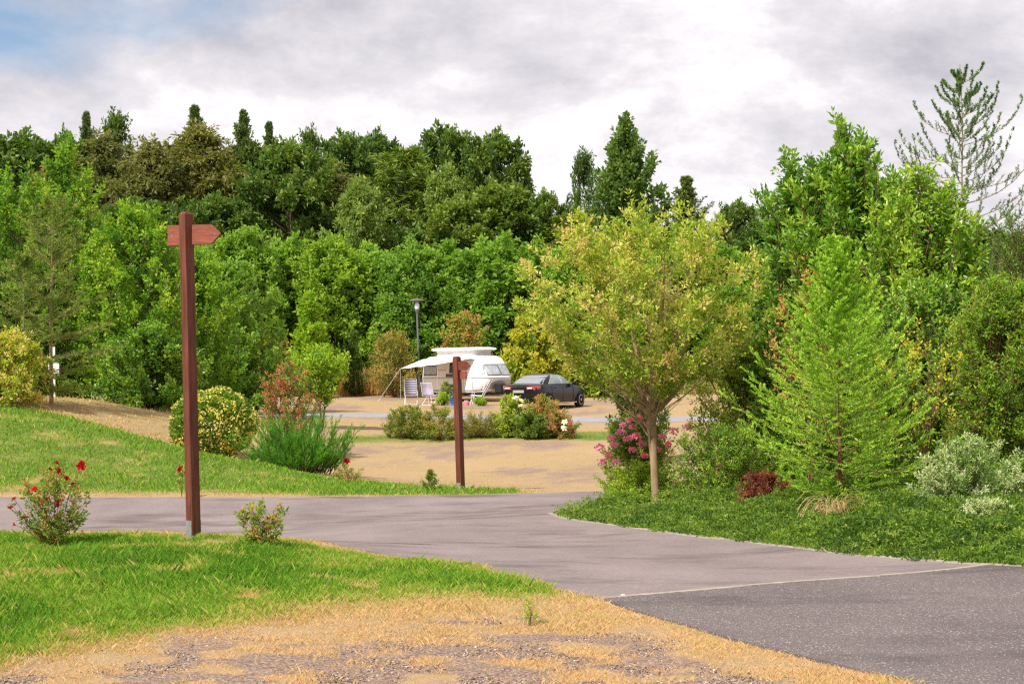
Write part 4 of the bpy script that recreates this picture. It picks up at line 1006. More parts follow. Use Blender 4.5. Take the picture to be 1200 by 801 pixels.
bush("sparse shrub with orange and bronze shoots rising left of the feathery larch's tip", 'shrub', 'bronze_shrub', 948, 335, 110, 16.8, seed=102, n1=20, n2=9, n3=8, leaf=(.06, .028), mat=L_orange, bark=B_red, l2=.22, tint0=.62, tvar=.3, sec_r=.003, upright=.8, shoots=12, shoot_h=.12, inner=.1, lo=.45)
bush("long arching shoots with pale yellow leaves right of the feathery larch", 'shrub', 'arching_shrub', 1080, 400, 130, 16.2, seed=103, n1=26, n2=9, n3=8, leaf=(.055, .024), mat=L_gold, bark=B_red, l2=.2, tint0=.4, tvar=.3, sec_r=.003, upright=.5, shoots=10, shoot_h=.15, inner=.1, lo=.4)
# ---- low plants in the bed
bush("shrub of pink flower heads left of the golden tree's trunk", 'shrub', 'pink_flower_shrub', 745, 488, 92, 20.6, seed=111, n1=70, n2=12, n3=10, leaf=(.05, .024), mat=L_cover, bark=B_red, l2=.2, tint0=.45, sec_r=.003)
PF = COL.objects[-1]
def flower_heads():
    root = [o for o in COL.objects if o.name.startswith('pink_flower_shrub')][0]
    g = np.random.default_rng(112); b = np.array(root.location)
    heads = [(738, 492), (750, 489), (742, 500), (728, 507), (735, 514), (720, 521), (713, 532), (745, 511), (752, 520), (707, 541), (722, 541), (741, 527), (765, 508), (776, 512), (790, 505), (806, 501), (760, 497), (783, 521), (730, 498), (716, 513), (800, 518), (755, 534), (770, 527), (703, 524)]
    for (px, py) in heads:
        d = 20.6 - .66 + g.uniform(-.1, .2); c = pix(px, py, d) - b
        n = 70; q = unit(g.normal(0, 1, (n, 3)) + [0, -.2, .4]); r = g.uniform(.055, .095)
        P = c + q * r * [1.1, 1.1, .6] * g.uniform(.2, .75, (n, 1))
        me = leaves_mesh('flower_head', P, unit(q + g.normal(0, .4, (n, 3))), unit(g.normal(0, 1, (n, 3))), g.uniform(.022, .038, n), g.uniform(.02, .028, n), g.random(n), L_pink)
        link('flower_head', me, root)
    return
flower_heads()
bush("bright lime-green low shrub in front of the pink flowers", 'shrub', 'lime_shrub', 755, 545, 120, 19.9, seed=113, n1=90, n2=12, n3=10, leaf=(.04, .02), mat=L_lime, bark=B_red, l2=.16, tint0=.35, sec_r=.002, stems=7)
bush("dark fine-leaved low shrub right of the golden tree's trunk", 'shrub', 'heather_shrub', 850, 500, 125, 18.3, seed=114, n1=110, n2=13, n3=12, leaf=(.04, .016), mat=L_right, bark=B_red, l2=.18, tint0=.4, sec_r=.002, stems=7)
bush("low maroon-leaved barberry at the front of the bed", 'shrub', 'barberry', 893, 556, 62, 16.4, seed=115, n1=50, n2=11, n3=10, leaf=(.03, .017), mat=L_maroon, bark=B_red, l2=.1, tint0=.45, sec_r=.002)
bush("cream-variegated shrub beside the feathery larch's right side", 'shrub', 'variegated_shrub', 1132, 520, 118, 13.6, seed=116, n1=95, n2=13, n3=11, leaf=(.042, .015), mat=L_white, bark=B_grey, l2=.13, tint0=.5, sec_r=.0018, tvar=.3)
bush("small low cream-edged plant in front of the larger variegated shrub", 'shrub', 'variegated_shrub', 1152, 586, 62, 12.2, seed=117, n1=40, n2=11, n3=10, leaf=(.03, .012), mat=L_white, bark=B_grey, l2=.08, tint0=.75, sec_r=.0015, tvar=.2)
bush("dark shrub with red roses at the right edge of the bed", 'shrub', 'rose_shrub', 1200, 545, 56, 14.2, seed=118, n1=40, n2=11, n3=10, leaf=(.035, .02), mat=L_roseleaf, bark=B_dark, l2=.12, tint0=.1, sec_r=.002)

# spreading ground cover of the bed
def ground_cover():
    g = np.random.default_rng(121); n = 330000
    y = g.uniform(9.6, 23.5, n); x = g.uniform(.02, .62, n) * y
    s = sdist(BED, x, y); k = (s > -.02 + .10 * (fbm(x, y, 3, 2) - .5)) & (np.hypot(x - bed_tip[0], (y - bed_tip[1]) * .6) > .75) & ~((np.abs(x / y - GT.location.x / GT.location.y) < .012) & (y > 17.2) & (y < 19.2)) & (g.random(n) < np.where(y < 16.5, 1, .5)); x, y, s = x[k], y[k], s[k]
    hgt = (.02 + .33 * fbm(x, y, 1.7, 4) ** 1.5) * smooth(-.05, .55, s) + .02
    hgt *= 1 - .35 * smooth(14, 20, y)
    z = T(x, y) + hgt * (1 - .5 * g.random(len(x)) ** 2); n = len(x)
    P = np.stack([x, y, z], -1); cl = fbm(x, y, 6, 2)
    D = unit(g.normal(0, 1, (n, 3)) + [0, -.2, .5]); A = unit(g.normal(0, .8, (n, 3)) + [0, 0, 1])
    tint = np.clip(.30 + (cl - .5) * .9 + g.normal(0, .16, n) + (fbm(x, y, .8, 2) - .5) * .3, 0, 1)
    me = leaves_mesh('ground_cover', P, D, A, g.uniform(.025, .06, n), g.uniform(.012, .024, n), tint, L_cover)
    link('ground_cover', me, kind='stuff')
    m = 3600; y = g.uniform(10, 21, m); x = g.uniform(.03, .45, m) * y; s = sdist(BED, x, y); k = s > .08; x, y = x[k], y[k]; m = len(x)
    h0 = (.02 + .33 * fbm(x, y, 1.7, 4) ** 1.5) * smooth(-.05, .55, sdist(BED, x, y)); z = T(x, y) + h0 * .8
    az = g.random(m) * 6.28; ln = g.uniform(.08, .26, m); tt = (np.arange(16) + .5) / 16
    px_ = x[:, None] + np.cos(az)[:, None] * ln[:, None] * tt; py_ = y[:, None] + np.sin(az)[:, None] * ln[:, None] * tt; pz_ = z[:, None] + ln[:, None] * .7 * (tt - .6 * tt ** 2)
    P = np.stack([px_, py_, pz_], -1).reshape(-1, 3); n = len(P)
    D = unit(np.repeat(np.stack([np.cos(az), np.sin(az), np.full(m, .2)], -1), 16, 0) * .5 + g.normal(0, .6, (n, 3)))
    me = leaves_mesh('cover_sprigs', P, D, unit(g.normal(0, .6, (n, 3)) + [0, 0, 1]), g.uniform(.02, .04, n), g.uniform(.010, .018, n), np.clip(np.repeat(g.uniform(.2, .9, m), 16) + g.normal(0, .1, n), 0, 1), L_cover)
    link('ground_cover_sprigs', me, kind='stuff')
ground_cover()

# ---- shrubs of the middle island
kk = dict(bark=B_red, sec_r=.004)
bush("dark green low shrub at the left end of the middle island", 'shrub', 'island_shrub', 478, 480, 62, 43.6, base=spot(478, 43.6), seed=131, n1=70, n2=11, n3=10, leaf=(.07, .035), mat=L_orange, l2=.25, tint0=.12, group='shrubs of the middle island', shoots=7, shoot_h=.14, **kk)
bush("olive shrub with a few pink buds between the far signpost and the island's left end", 'shrub', 'island_shrub', 514, 481, 60, 43.2, seed=132, n1=60, n2=11, n3=10, leaf=(.07, .03), mat=L_orange, l2=.25, tint0=.24, group='shrubs of the middle island', shoots=7, shoot_h=.14, **kk)
bush("wispy grassy green shrub directly right of the far signpost", 'shrub', 'island_shrub', 560, 488, 60, 43.4, seed=133, n1=60, n2=11, n3=10, leaf=(.09, .018), mat=L_ochre, l2=.28, tint0=.25, upright=.8, group='shrubs of the middle island', shoots=7, shoot_h=.14, **kk)
bush("green shrub with a yellow top spray in front of the camper's front end", 'shrub', 'island_shrub', 598, 472, 50, 43.2, seed=134, n1=60, n2=11, n3=10, leaf=(.08, .045), mat=L_yellow, l2=.28, tint0=.25, upright=.7, group='shrubs of the middle island', shoots=7, shoot_h=.14, **kk)
bush("shrub with salmon-orange young leaves in front of the black car", 'shrub', 'island_shrub', 636, 472, 54, 43.4, seed=135, n1=60, n2=11, n3=10, leaf=(.08, .045), mat=L_orange, l2=.28, tint0=.45, upright=.7, tvar=.3, group='shrubs of the middle island', shoots=7, shoot_h=.14, **kk)
bush("rusty red and green shrub at the right end of the middle island", 'shrub', 'island_shrub', 650, 486, 50, 42.8, seed=136, n1=55, n2=11, n3=10, leaf=(.07, .04), mat=L_photinia, l2=.22, tint0=.3, tvar=.3, group='shrubs of the middle island', shoots=7, shoot_h=.14, **kk)
bush("dark leafy small shrub at the island's front between yellow and rusty ones", 'shrub', 'island_shrub', 622, 488, 44, 42.6, seed=137, n1=50, n2=11, n3=10, leaf=(.07, .045), mat=L_cover, l2=.2, tint0=.4, group='shrubs of the middle island', shoots=7, shoot_h=.14, **kk)
bush("small weedy plant on the verge left of the far signpost's foot", 'plant', 'weed_plant', 503, 553, 26, 27.6, seed=138, n1=18, n2=7, n3=7, leaf=(.05, .02), mat=L_cover, l2=.1, tint0=.5, upright=.9, stems=4, bark=B_red, sec_r=.003, prof='cone')
bush("small thin weedy plant in the dry grass right of the broom shrub", 'plant', 'weed_plant', 408, 545, 34, 29.5, seed=139, n1=16, n2=6, n3=6, leaf=(.05, .02), mat=L_orange, l2=.12, tint0=.3, upright=.9, stems=4, bark=B_red, sec_r=.003)
bush("tiny green tuft growing in the dry foreground grass", 'plant', 'grass_tuft', 617, 738, 20, 7.9, seed=140, n1=8, n2=4, n3=4, leaf=(.04, .006), mat=L_lime, l2=.05, tint0=.4, upright=.9, stems=5, bark=B_red, sec_r=.0008, trunk_r=.002)
# ------------------------------------------------------------------ signposts
m_, t = new_mat("stained_wood")
f = tnoise(t, 7, 8, 0.65, stretch=(6, 6, 0.35)); f2 = tnoise(t, 1.6, 4, 0.6)
c = tramp(t, f, [(0.28, (0.05, 0.015, 0.008)), (0.5, (0.13, 0.036, 0.018)), (0.75, (0.22, 0.068, 0.034))])
c = tmix(t, 1.0, c, tramp(t, f2, [(0.35, (0.85, 0.82, 0.82)), (0.65, (1.12, 1.08, 1.05))]), 'MULTIPLY')
M_post = finish(m_, t, c, 0.62, 0.35, bump=f, bstr=0.5, bdist=0.004)
m_, t = new_mat("stained_board")
f = tnoise(t, 6, 8, 0.65, stretch=(0.8, 6, 9)); f2 = tnoise(t, 3, 4, 0.6)
c = tramp(t, f, [(0.3, (0.17, 0.045, 0.025)), (0.55, (0.27, 0.075, 0.043)), (0.75, (0.37, 0.12, 0.07))])
M_board = finish(m_, t, c, 0.6, 0.35, bump=f, bstr=0.5, bdist=0.003)
M_galv = plain("galvanised_steel", (0.42, 0.43, 0.45), 0.45, 0.5, 0.7, 0.2, 30)
M_screw = plain("screw_steel", (0.6, 0.55, 0.5), 0.35, 0.5, 0.9)
def signpost(px, py, top_py, toppx, face_rot, label, boards, s=.083):
    b = hit(px, py); d = b[1]; H = zpix(top_py, px, d) - b[2]
    dx = pix(toppx, top_py, d)[0] - b[0]
    r = thing('signpost', label, 'signpost', tuple(b))
    ang = R(face_rot); rot = Matrix.Rotation(ang, 3, 'Z')
    mb = MB(); h = s / 2; ch = s * .26; v = []
    lean = dx / H
    for z, k in ((0.0, 1), (H - ch, 1), (H, .62)):
        for sx, sy in ((-1, -1), (1, -1), (1, 1), (-1, 1)):
            q = rot @ Vector((sx * h * k, sy * h * k, 0)); v.append((q.x + lean * z, q.y, z))
    mb.add(v, [(0, 1, 2, 3)[::-1], (8, 9, 10, 11)] + [(a * 4 + i, a * 4 + (i + 1) % 4, a * 4 + 4 + (i + 1) % 4, a * 4 + 4 + i) for a in (0, 1) for i in range(4)])
    mb.build('post', M_post, r, bevel=.002)
    ft = MB()
    for sy in (-1, 1):
        q = rot @ Vector((0, sy * (h + .004), 0)); ft.box((q.x, q.y, .035), (s * .8, .006, .19), rot.to_4x4().to_3x3())
    ft.box((0, 0, -.04), (s * 1.2, s * 1.2, .10), rot); ft.build('post_anchor', M_galv, r)
    for (zc, hgt, x0, x1, yaw, yoff, point, th) in boards:
        m3 = Matrix.Rotation(R(yaw), 3, 'Z'); mb = MB(); hb = hgt / 2
        if point: poly = [(x0, -hb), (x1 - hb * .95, -hb), (x1, -hb * .06), (x1, hb * .06), (x1 - hb * .95, hb), (x0, hb)]
        else: poly = [(x0, -hb), (x1, -hb), (x1, hb), (x0, hb)]
        mb.M = Matrix.Translation((lean * zc, 0, zc)) @ m3.to_4x4()
        mb.prism(poly, yoff - th / 2, yoff + th / 2, 'XZ'); o = mb.build('sign_board', M_board, r, bevel=.003)
        sc = MB(); sc.M = mb.M
        for xx in ((x0 + x1) / 2 + (.08 if point else -.02),):
            sc.lathe([(.0045, yoff - th / 2 - .003), (.0045, yoff - th / 2 + .002)], 8, 'Y', (xx, 0, .0))
        sc.build('screw', M_screw, o)
    return r
px1 = 11.6 / FPX
signpost(227, 628, 248, 218, -40, "tall red-brown wooden signpost in the near lawn with a blank arrow board pointing right", [
    (2.43, .162, .045, .29, -12, .012, True, .03), (2.43, .166, -.165, -.045, -12, .012, False, .03)])
signpost(540, 573, 417, 535, -38, "smaller dark red-brown signpost farther off, standing before the white camper", [
    (2.38, .17, -.02, .26, 22, -.055, True, .03), (2.20, .15, .03, .24, -50, .035, False, .03)], s=.12)

# ------------------------------------------------------------------ street lamp
M_lamp = plain("lamp_paint", (0.16, 0.17, 0.18), 0.5, 0.4, 0.3)
M_lampglass = plain("lamp_glass", (0.75, 0.77, 0.8), 0.2, 0.6, 0, .05)
def lamp():
    b = spot(491, 74.0); H = zpix(350, 489, 74) - b[2]
    r = thing('street_lamp', "slim grey street lamp with a flat round hood behind the camper", 'street lamp', b)
    m = MB(); m.tube([(0, 0, -.1), (0, 0, 1.0)], .075, 12); m.tube([(0, 0, 1.0), (-.06, 0, H - .75)], [.055, .048], 12); m.build('pole', M_lamp, r, True)
    m = MB(); m.lathe([(.06, -.75), (.11, -.62), (.13, -.55), (.10, -.52)], 16, 'Z', (-.06, 0, H)); m.build('lamp_base', M_lamp, r, True)
    m = MB(); m.lathe([(.10, -.52), (.13, -.44), (.12, -.28), (.05, -.18)], 16, 'Z', (-.06, 0, H)); m.build('lamp_glass', M_lampglass, r, True)
    m = MB(); m.lathe([(.08, -.17), (.36, -.12), (.37, -.08), (.30, -.02), (.06, 0.0)], 20, 'Z', (-.06, 0, H)); m.build('lamp_hood', M_lamp, r, True)
lamp()

# ------------------------------------------------------------------ lofted bodies
class Loft:
    """levels: (z, x_rear, x_front, half_width); plan outline is a superellipse"""
    def __init__(s, lv, n=5.0): s.lv = np.array(lv, float); s.n = n
    def at(s, z): return [np.interp(z, s.lv[:, 0], s.lv[:, k]) for k in (1, 2, 3)]
    def side(s, x, z, off=0.0, sgn=-1):
        r, f, w = s.at(z); c, a = (r + f) / 2, (f - r) / 2
        u = min(.9999, abs((x - c) / a)); return (x, sgn * ((w) * (1 - u ** s.n) ** (1 / s.n) + off), z)
    def end(s, y, z, off=0.0, front=True):
        r, f, w = s.at(z); c, a = (r + f) / 2, (f - r) / 2
        u = min(.9999, abs(y / w)); e = a * (1 - u ** s.n) ** (1 / s.n)
        return (c + (e + off) * (1 if front else -1), y, z)
    def mesh(s, m=56, cap=True):
        V = []; F = []; k = len(s.lv)
        for z, r, f, w in s.lv:
            c, a = (r + f) / 2, (f - r) / 2
            for i in range(m):
                t = 2 * math.pi * i / m; cc, ss = math.cos(t), math.sin(t)
                V.append((c + a * math.copysign(abs(cc) ** (2 / s.n), cc), w * math.copysign(abs(ss) ** (2 / s.n), ss), z))
        for j in range(k - 1):
            for i in range(m): F.append((j * m + i, j * m + (i + 1) % m, (j + 1) * m + (i + 1) % m, (j + 1) * m + i))
        if cap:
            F.append(tuple(range(m))[::-1])
            V.append((float(s.lv[-1, 1] + s.lv[-1, 2]) / 2, 0, float(s.lv[-1, 0]) + .0))
            F += [((k - 1) * m + i, (k - 1) * m + (i + 1) % m, len(V) - 1) for i in range(m)]
        return V, F
def patch(fn, poly_uv, nu, nv, name, mat, parent, thick=.012, lift=.008, smooth_=True):
    """panel following a body: fn(u, v, off) -> point; poly_uv = four corners (u, v)"""
    (a, b, c, d) = poly_uv; mb = MB(); V = []
    for off in (lift, lift - thick):
        for j in range(nv + 1):
            for i in range(nu + 1):
                s_, t_ = i / nu, j / nv
                u = (a[0] * (1 - s_) + b[0] * s_) * (1 - t_) + (d[0] * (1 - s_) + c[0] * s_) * t_
                v = (a[1] * (1 - s_) + b[1] * s_) * (1 - t_) + (d[1] * (1 - s_) + c[1] * s_) * t_
                V.append(fn(u, v, off))
    w = nu + 1; h = (nu + 1) * (nv + 1); F = []
    for j in range(nv):
        for i in range(nu):
            q = (j * w + i, j * w + i + 1, (j + 1) * w + i + 1, (j + 1) * w + i); F += [q, tuple(k + h for k in q)[::-1]]
    rim = [i for i in range(w)] + [j * w + nu for j in range(1, nv + 1)] + [nv * w + i for i in range(nu - 1, -1, -1)] + [j * w for j in range(nv - 1, 0, -1)]
    F += [(rim[i], rim[(i + 1) % len(rim)], rim[(i + 1) % len(rim)] + h, rim[i] + h) for i in range(len(rim))]
    mb.add(V, F); return mb.build(name, mat, parent, smooth_)
def window(fn, q, name, glassmat, framemat, parent, grow=.045, nu=6, nv=4):
    cu = sum(p[0] for p in q) / 4; cv = sum(p[1] for p in q) / 4
    Q = [(p[0] + math.copysign(grow, p[0] - cu), p[1] + math.copysign(grow, p[1] - cv)) for p in q]
    f = patch(fn, Q, nu, nv, name, framemat, parent, .02, .010)
    patch(fn, q, nu, nv, 'pane', glassmat, f, .014, .018)
    return f

# ------------------------------------------------------------------ caravan
M_white = plain("caravan_white", (0.80, 0.79, 0.77), 0.32, 0.5, 0, .03, 2)
M_canvas = plain("awning_cloth", (0.84, 0.83, 0.80), 0.85, 0.1, 0, .03, 2)
M_popcanvas = plain("roof_bellows", (0.62, 0.60, 0.58), 0.9, 0.1, 0, .1, 6)
M_black = plain("black_rubber", (0.02, 0.02, 0.022), 0.6, 0.3)
M_trim = plain("grey_trim", (0.33, 0.34, 0.37), 0.5, 0.4)
M_silver = plain("silver_panel", (0.50, 0.51, 0.53), 0.38, 0.5, 0.5, .05)
M_glassdark = plain("tinted_glass", (0.035, 0.04, 0.045), 0.08, 0.7, 0, .2)
M_curtain = plain("curtained_glass", (0.38, 0.40, 0.42), 0.18, 0.6, 0, .35, 5)
M_tyre = plain("tyre", (0.018, 0.018, 0.018), 0.85, 0.2)
M_rim = plain("alloy", (0.62, 0.62, 0.64), 0.3, 0.5, 0.8)
M_pole = plain("thin_pole", (0.6, 0.6, 0.62), 0.35, 0.5, 0.6)
M_beige = plain("inner_door_beige", (0.62, 0.50, 0.42), 0.7, 0.2)
def wheel(parent, c, r, w, axis='Y', spokes=7, name='wheel', out=-1):
    m = MB(); m.lathe([(r * .62, -w / 2), (r * .93, -w / 2), (r, -w * .32), (r, w * .32), (r * .93, w / 2), (r * .62, w / 2)], 28, axis)
    t = m.build('wheel', M_tyre, parent, True); t.location = c
    k = MB(); k.lathe([(r * .62, out * w * .42), (r * .66, out * w * .5), (r * .60, out * w * .52), (r * .56, out * w * .3)], 28, axis)
    for i in range(spokes):
        a = 2 * math.pi * i / spokes
        k.M = Matrix.Rotation(a, 4, 'Y'); k.box((r * .33, out * w * .46, 0), (r * .60, w * .07, r * .13))
    k.M = Matrix.Identity(4); k.lathe([(r * .15, out * w * .38), (r * .15, out * w * .53), (r * .06, out * w * .55)], 12, axis)
    k.build('rim', M_rim, t)
    return t
def caravan():
    g = hit(545, 470); c = pix(545.5, 470, 69.3); loc = (c[0], 69.8, tz(c[0], 69.8))
    r = thing('caravan', "white caravan with raised pop-top roof and an awning spread over its side", 'caravan', loc, R(-45))
    B = Loft([(.40, -2.05, 1.95, .90), (.50, -2.20, 2.20, .96), (.85, -2.30, 2.38, .99), (1.10, -2.34, 2.44, 1.0), (1.45, -2.30, 2.26, .985), (1.85, -2.20, 1.98, .95), (2.03, -2.10, 1.82, .91), (2.12, -1.95, 1.62, .83), (2.15, -1.7, 1.4, .70)], 6.0)
    V, F = B.mesh(72); mb = MB(); mb.add(V, F); mb.build('body', M_white, r, True)
    side = lambda x, z, o: B.side(x, z, o); front = lambda y, z, o: B.end(y, z, o, True)
    # belt moulding all round
    for (z0, z1, mt, nm) in ((1.085, 1.115, M_trim, 'belt_moulding'),):
        V = []; F = []; m = 72
        for z, o in ((z0, -.01), (z0, .014), (z1, .014), (z1, -.01)):
            rr, ff, w = B.at(z); cc, aa = (rr + ff) / 2, (ff - rr) / 2
            for i in range(m):
                tt = 2 * math.pi * i / m; a, b = math.cos(tt), math.sin(tt)
                V.append((cc + (aa + o) * math.copysign(abs(a) ** (2 / 6.0), a), (w + o) * math.copysign(abs(b) ** (2 / 6.0), b), z))
        for j in range(4):
            for i in range(m): F.append((j * m + i, j * m + (i + 1) % m, ((j + 1) % 4) * m + (i + 1) % m, ((j + 1) % 4) * m + i))
        mb = MB(); mb.add(V, F); mb.build(nm, mt, r)
    window(side, [(-1.95, 1.28), (-.98, 1.28), (-.98, 1.66), (-1.95, 1.66)], 'side_window', M_curtain, M_black, r)
    window(side, [(-.02, 1.38), (.62, 1.38), (.62, 1.78), (-.02, 1.78)], 'side_window', M_glassdark, M_black, r)
    window(front, [(-.86, 1.24), (.02, 1.24), (.0, 1.70), (-.80, 1.70)], 'front_window', M_curtain, M_black, r, .035)
    window(front, [(.12, 1.24), (.86, 1.24), (.80, 1.70), (.10, 1.70)], 'front_window', M_curtain, M_black, r, .035)
    # door: recessed leaf with frame, handle and the open upper half showing beige
    d = patch(side, [(.92, .50), (1.52, .50), (1.52, 1.96), (.92, 1.96)], 4, 8, 'door', M_trim, r, .02, .006)
    patch(side, [(.95, .53), (1.49, .53), (1.49, 1.93), (.95, 1.93)], 4, 8, 'door_leaf', M_white, d, .02, .014)
    h = MB(); p = B.side(1.03, 1.33, .03); h.box(p, (.06, .03, .16)); h.build('handle', M_black, d)
    patch(side, [(-.85, 1.45), (-.30, 1.45), (-.30, 1.51), (-.85, 1.51)], 3, 1, 'side_strip', M_beige, r, .01, .006)
    for (x0, z0, z1) in ((-.30, 1.10 + .04, 1.30), (-.30, .62, .80)):
        v = patch(side, [(x0, z0), (x0 + .55, z0), (x0 + .55, z1), (x0, z1)], 3, 2, 'vent_grille', M_black, r, .012, .010)
        for k in range(3):
            zz_ = z0 + (z1 - z0) * (k + .5) / 3; sm = MB(); q = B.side(x0 + .275, zz_, .018); sm.box(q, (.46, .012, .02)); sm.build('slat', M_trim, v)
    # silver stone guard on the nose, curved top
    def guard(u, v, o):
        z = .47 + v * (.12 + .40 * math.sin(math.pi * min(1, max(0, .06 + u * .5)))) ; y = -.955 + u * 1.1
        return B.end(y, z, o, True)
    patch(guard, [(0, 0), (1, 0), (1, 1), (0, 1)], 12, 4, 'stone_guard', M_silver, r, .012, .010)
    patch(lambda u, v, o: B.end(u, v, o, True), [(.15, .5), (.93, .5), (.93, 1.02), (.15, 1.02)], 5, 3, 'gas_locker', M_silver, r, .012, .012)
    # chassis skirt, A-frame, jockey wheel
    mb = MB(); mb.box((0, 0, .36), (3.6, 1.5, .10)); mb.tube([(1.7, -.55, .38), (3.35, 0, .42)], .035, 6); mb.tube([(1.7, .55, .38), (3.35, 0, .42)], .035, 6); mb.tube([(2.9, .1, .75), (2.9, .1, .08)], .025, 8); mb.lathe([(.08, -.03), (.08, .03)], 12, 'Y', (2.9, .1, .08)); mb.box((3.40, 0, .45), (.16, .08, .08))
    mb.box((2.62, 0, .60), (.42, .8, .36)); mb.build('chassis', M_black, r)
    wheel(r, (-.05, -.88, .32), .32, .18)
    wheel(r, (-.05, .88, .32), .32, .18, out=1)
    patch(side, [(-.47, .42), (.37, .42), (.22, .72), (-.32, .72)], 6, 3, 'wheel_arch', M_black, r, .012, .008)
    for x, y in ((-1.9, -.7), (-1.9, .7), (1.7, -.7), (1.7, .7)):
        m = MB(); m.tube([(x, y, .4), (x + .12, y, .01)], .02, 6); m.box((x + .12, y, .012), (.12, .12, .02)); m.build('corner_steady', M_pole, r)
    # pop-top: lid and bellows
    Lid = Loft([(2.40, -1.72, 1.50, .74), (2.44, -1.82, 1.62, .80), (2.51, -1.78, 1.55, .78), (2.55, -1.55, 1.3, .62)], 6)
    V, F = Lid.mesh(56); mb = MB(); mb.add(V, F); lid = mb.build('roof_lid', M_white, r, True)
    Bel = Loft([(2.10, -1.52, 1.33, .66), (2.25, -1.46, 1.27, .60), (2.41, -1.52, 1.33, .66)], 8)
    V, F = Bel.mesh(48); mb = MB(); mb.add(V, F); mb.build('roof_bellows', M_popcanvas, r, True)
    # gutter rail, tail lights
    patch(side, [(-1.85, 2.0), (1.55, 2.0), (1.55, 2.03), (-1.85, 2.03)], 12, 1, 'gutter_rail', M_trim, r, .012, .012)
    # awning with sag, four edges, poles
    nu, nv = 14, 10; V = []
    A0, A1 = np.array([-2.0, -.95, 2.02]), np.array([1.60, -.93, 2.04]); F0, F1 = np.array([-2.05, -2.35, 1.58]), np.array([.85, -2.6, 1.76])
    for o in (0, -.012):
        for j in range(nv + 1):
            for i in range(nu + 1):
                u, v = i / nu, j / nv
                p = (A0 * (1 - u) + A1 * u) * (1 - v) + (F0 * (1 - u) + F1 * u) * v
                p = p + [0, 0, o - .07 * math.sin(math.pi * u) * math.sin(math.pi * v) + .015 * math.sin(u * 19) * v]
                V.append(tuple(p))
    w = nu + 1; hN = w * (nv + 1); Fc = []
    for j in range(nv):
        for i in range(nu):
            q = (j * w + i, j * w + i + 1, (j + 1) * w + i + 1, (j + 1) * w + i); Fc += [q, tuple(k + hN for k in q)[::-1]]
    rim = [i for i in range(w)] + [j * w + nu for j in range(1, nv + 1)] + [nv * w + i for i in range(nu - 1, -1, -1)] + [j * w for j in range(nv - 1, 0, -1)]
    Fc += [(rim[i], rim[(i + 1) % len(rim)], rim[(i + 1) % len(rim)] + hN, rim[i] + hN) for i in range(len(rim))]
    mb = MB(); mb.add(V, Fc); aw = mb.build('awning', M_canvas, r, True)
    for p, e in ((F0, (-.1, 0)), (F1, (0, 0))):
        m = MB(); m.tube([(p[0] + e[0] * 0, p[1], .0), tuple(p)], .013, 6); m.build('pole', M_pole, aw)
    for p in (F0,):
        m = MB(); m.tube([tuple(p), (p[0] - .5, p[1] - 1.0, .02)], .005, 4); m.build('guy_rope', M_pole, aw)
caravan()

# ------------------------------------------------------------------ car
def car_paint():
    m, t = new_mat("black_car_paint"); f = tnoise(t, 3, 3)
    return finish(m, t, tramp(t, f, [(0, (0.008, 0.008, 0.010)), (1, (0.014, 0.013, 0.016))]), 0.22, 0.25, 0.0, coat=0.2)
M_paint = car_paint()
M_glass = plain("car_glass", (0.24, 0.26, 0.27), 0.05, 0.9, 0, .1)  # pale base colour stands in for sky reflected in the glass
M_sideglass = plain("car_side_glass", (0.22, 0.28, 0.27), 0.08, 0.9, 0, .25, 3)
M_red = plain("tail_lens_red", (0.38, 0.07, 0.065), 0.15, 0.6)
M_clear = plain("lens_clear", (0.72, 0.62, 0.58), 0.15, 0.6)
M_chrome = plain("chrome", (0.75, 0.75, 0.76), 0.12, 0.5, 1.0, .02)
M_plate = plain("number_plate", (0.38, 0.36, 0.28), 0.4, 0.4)
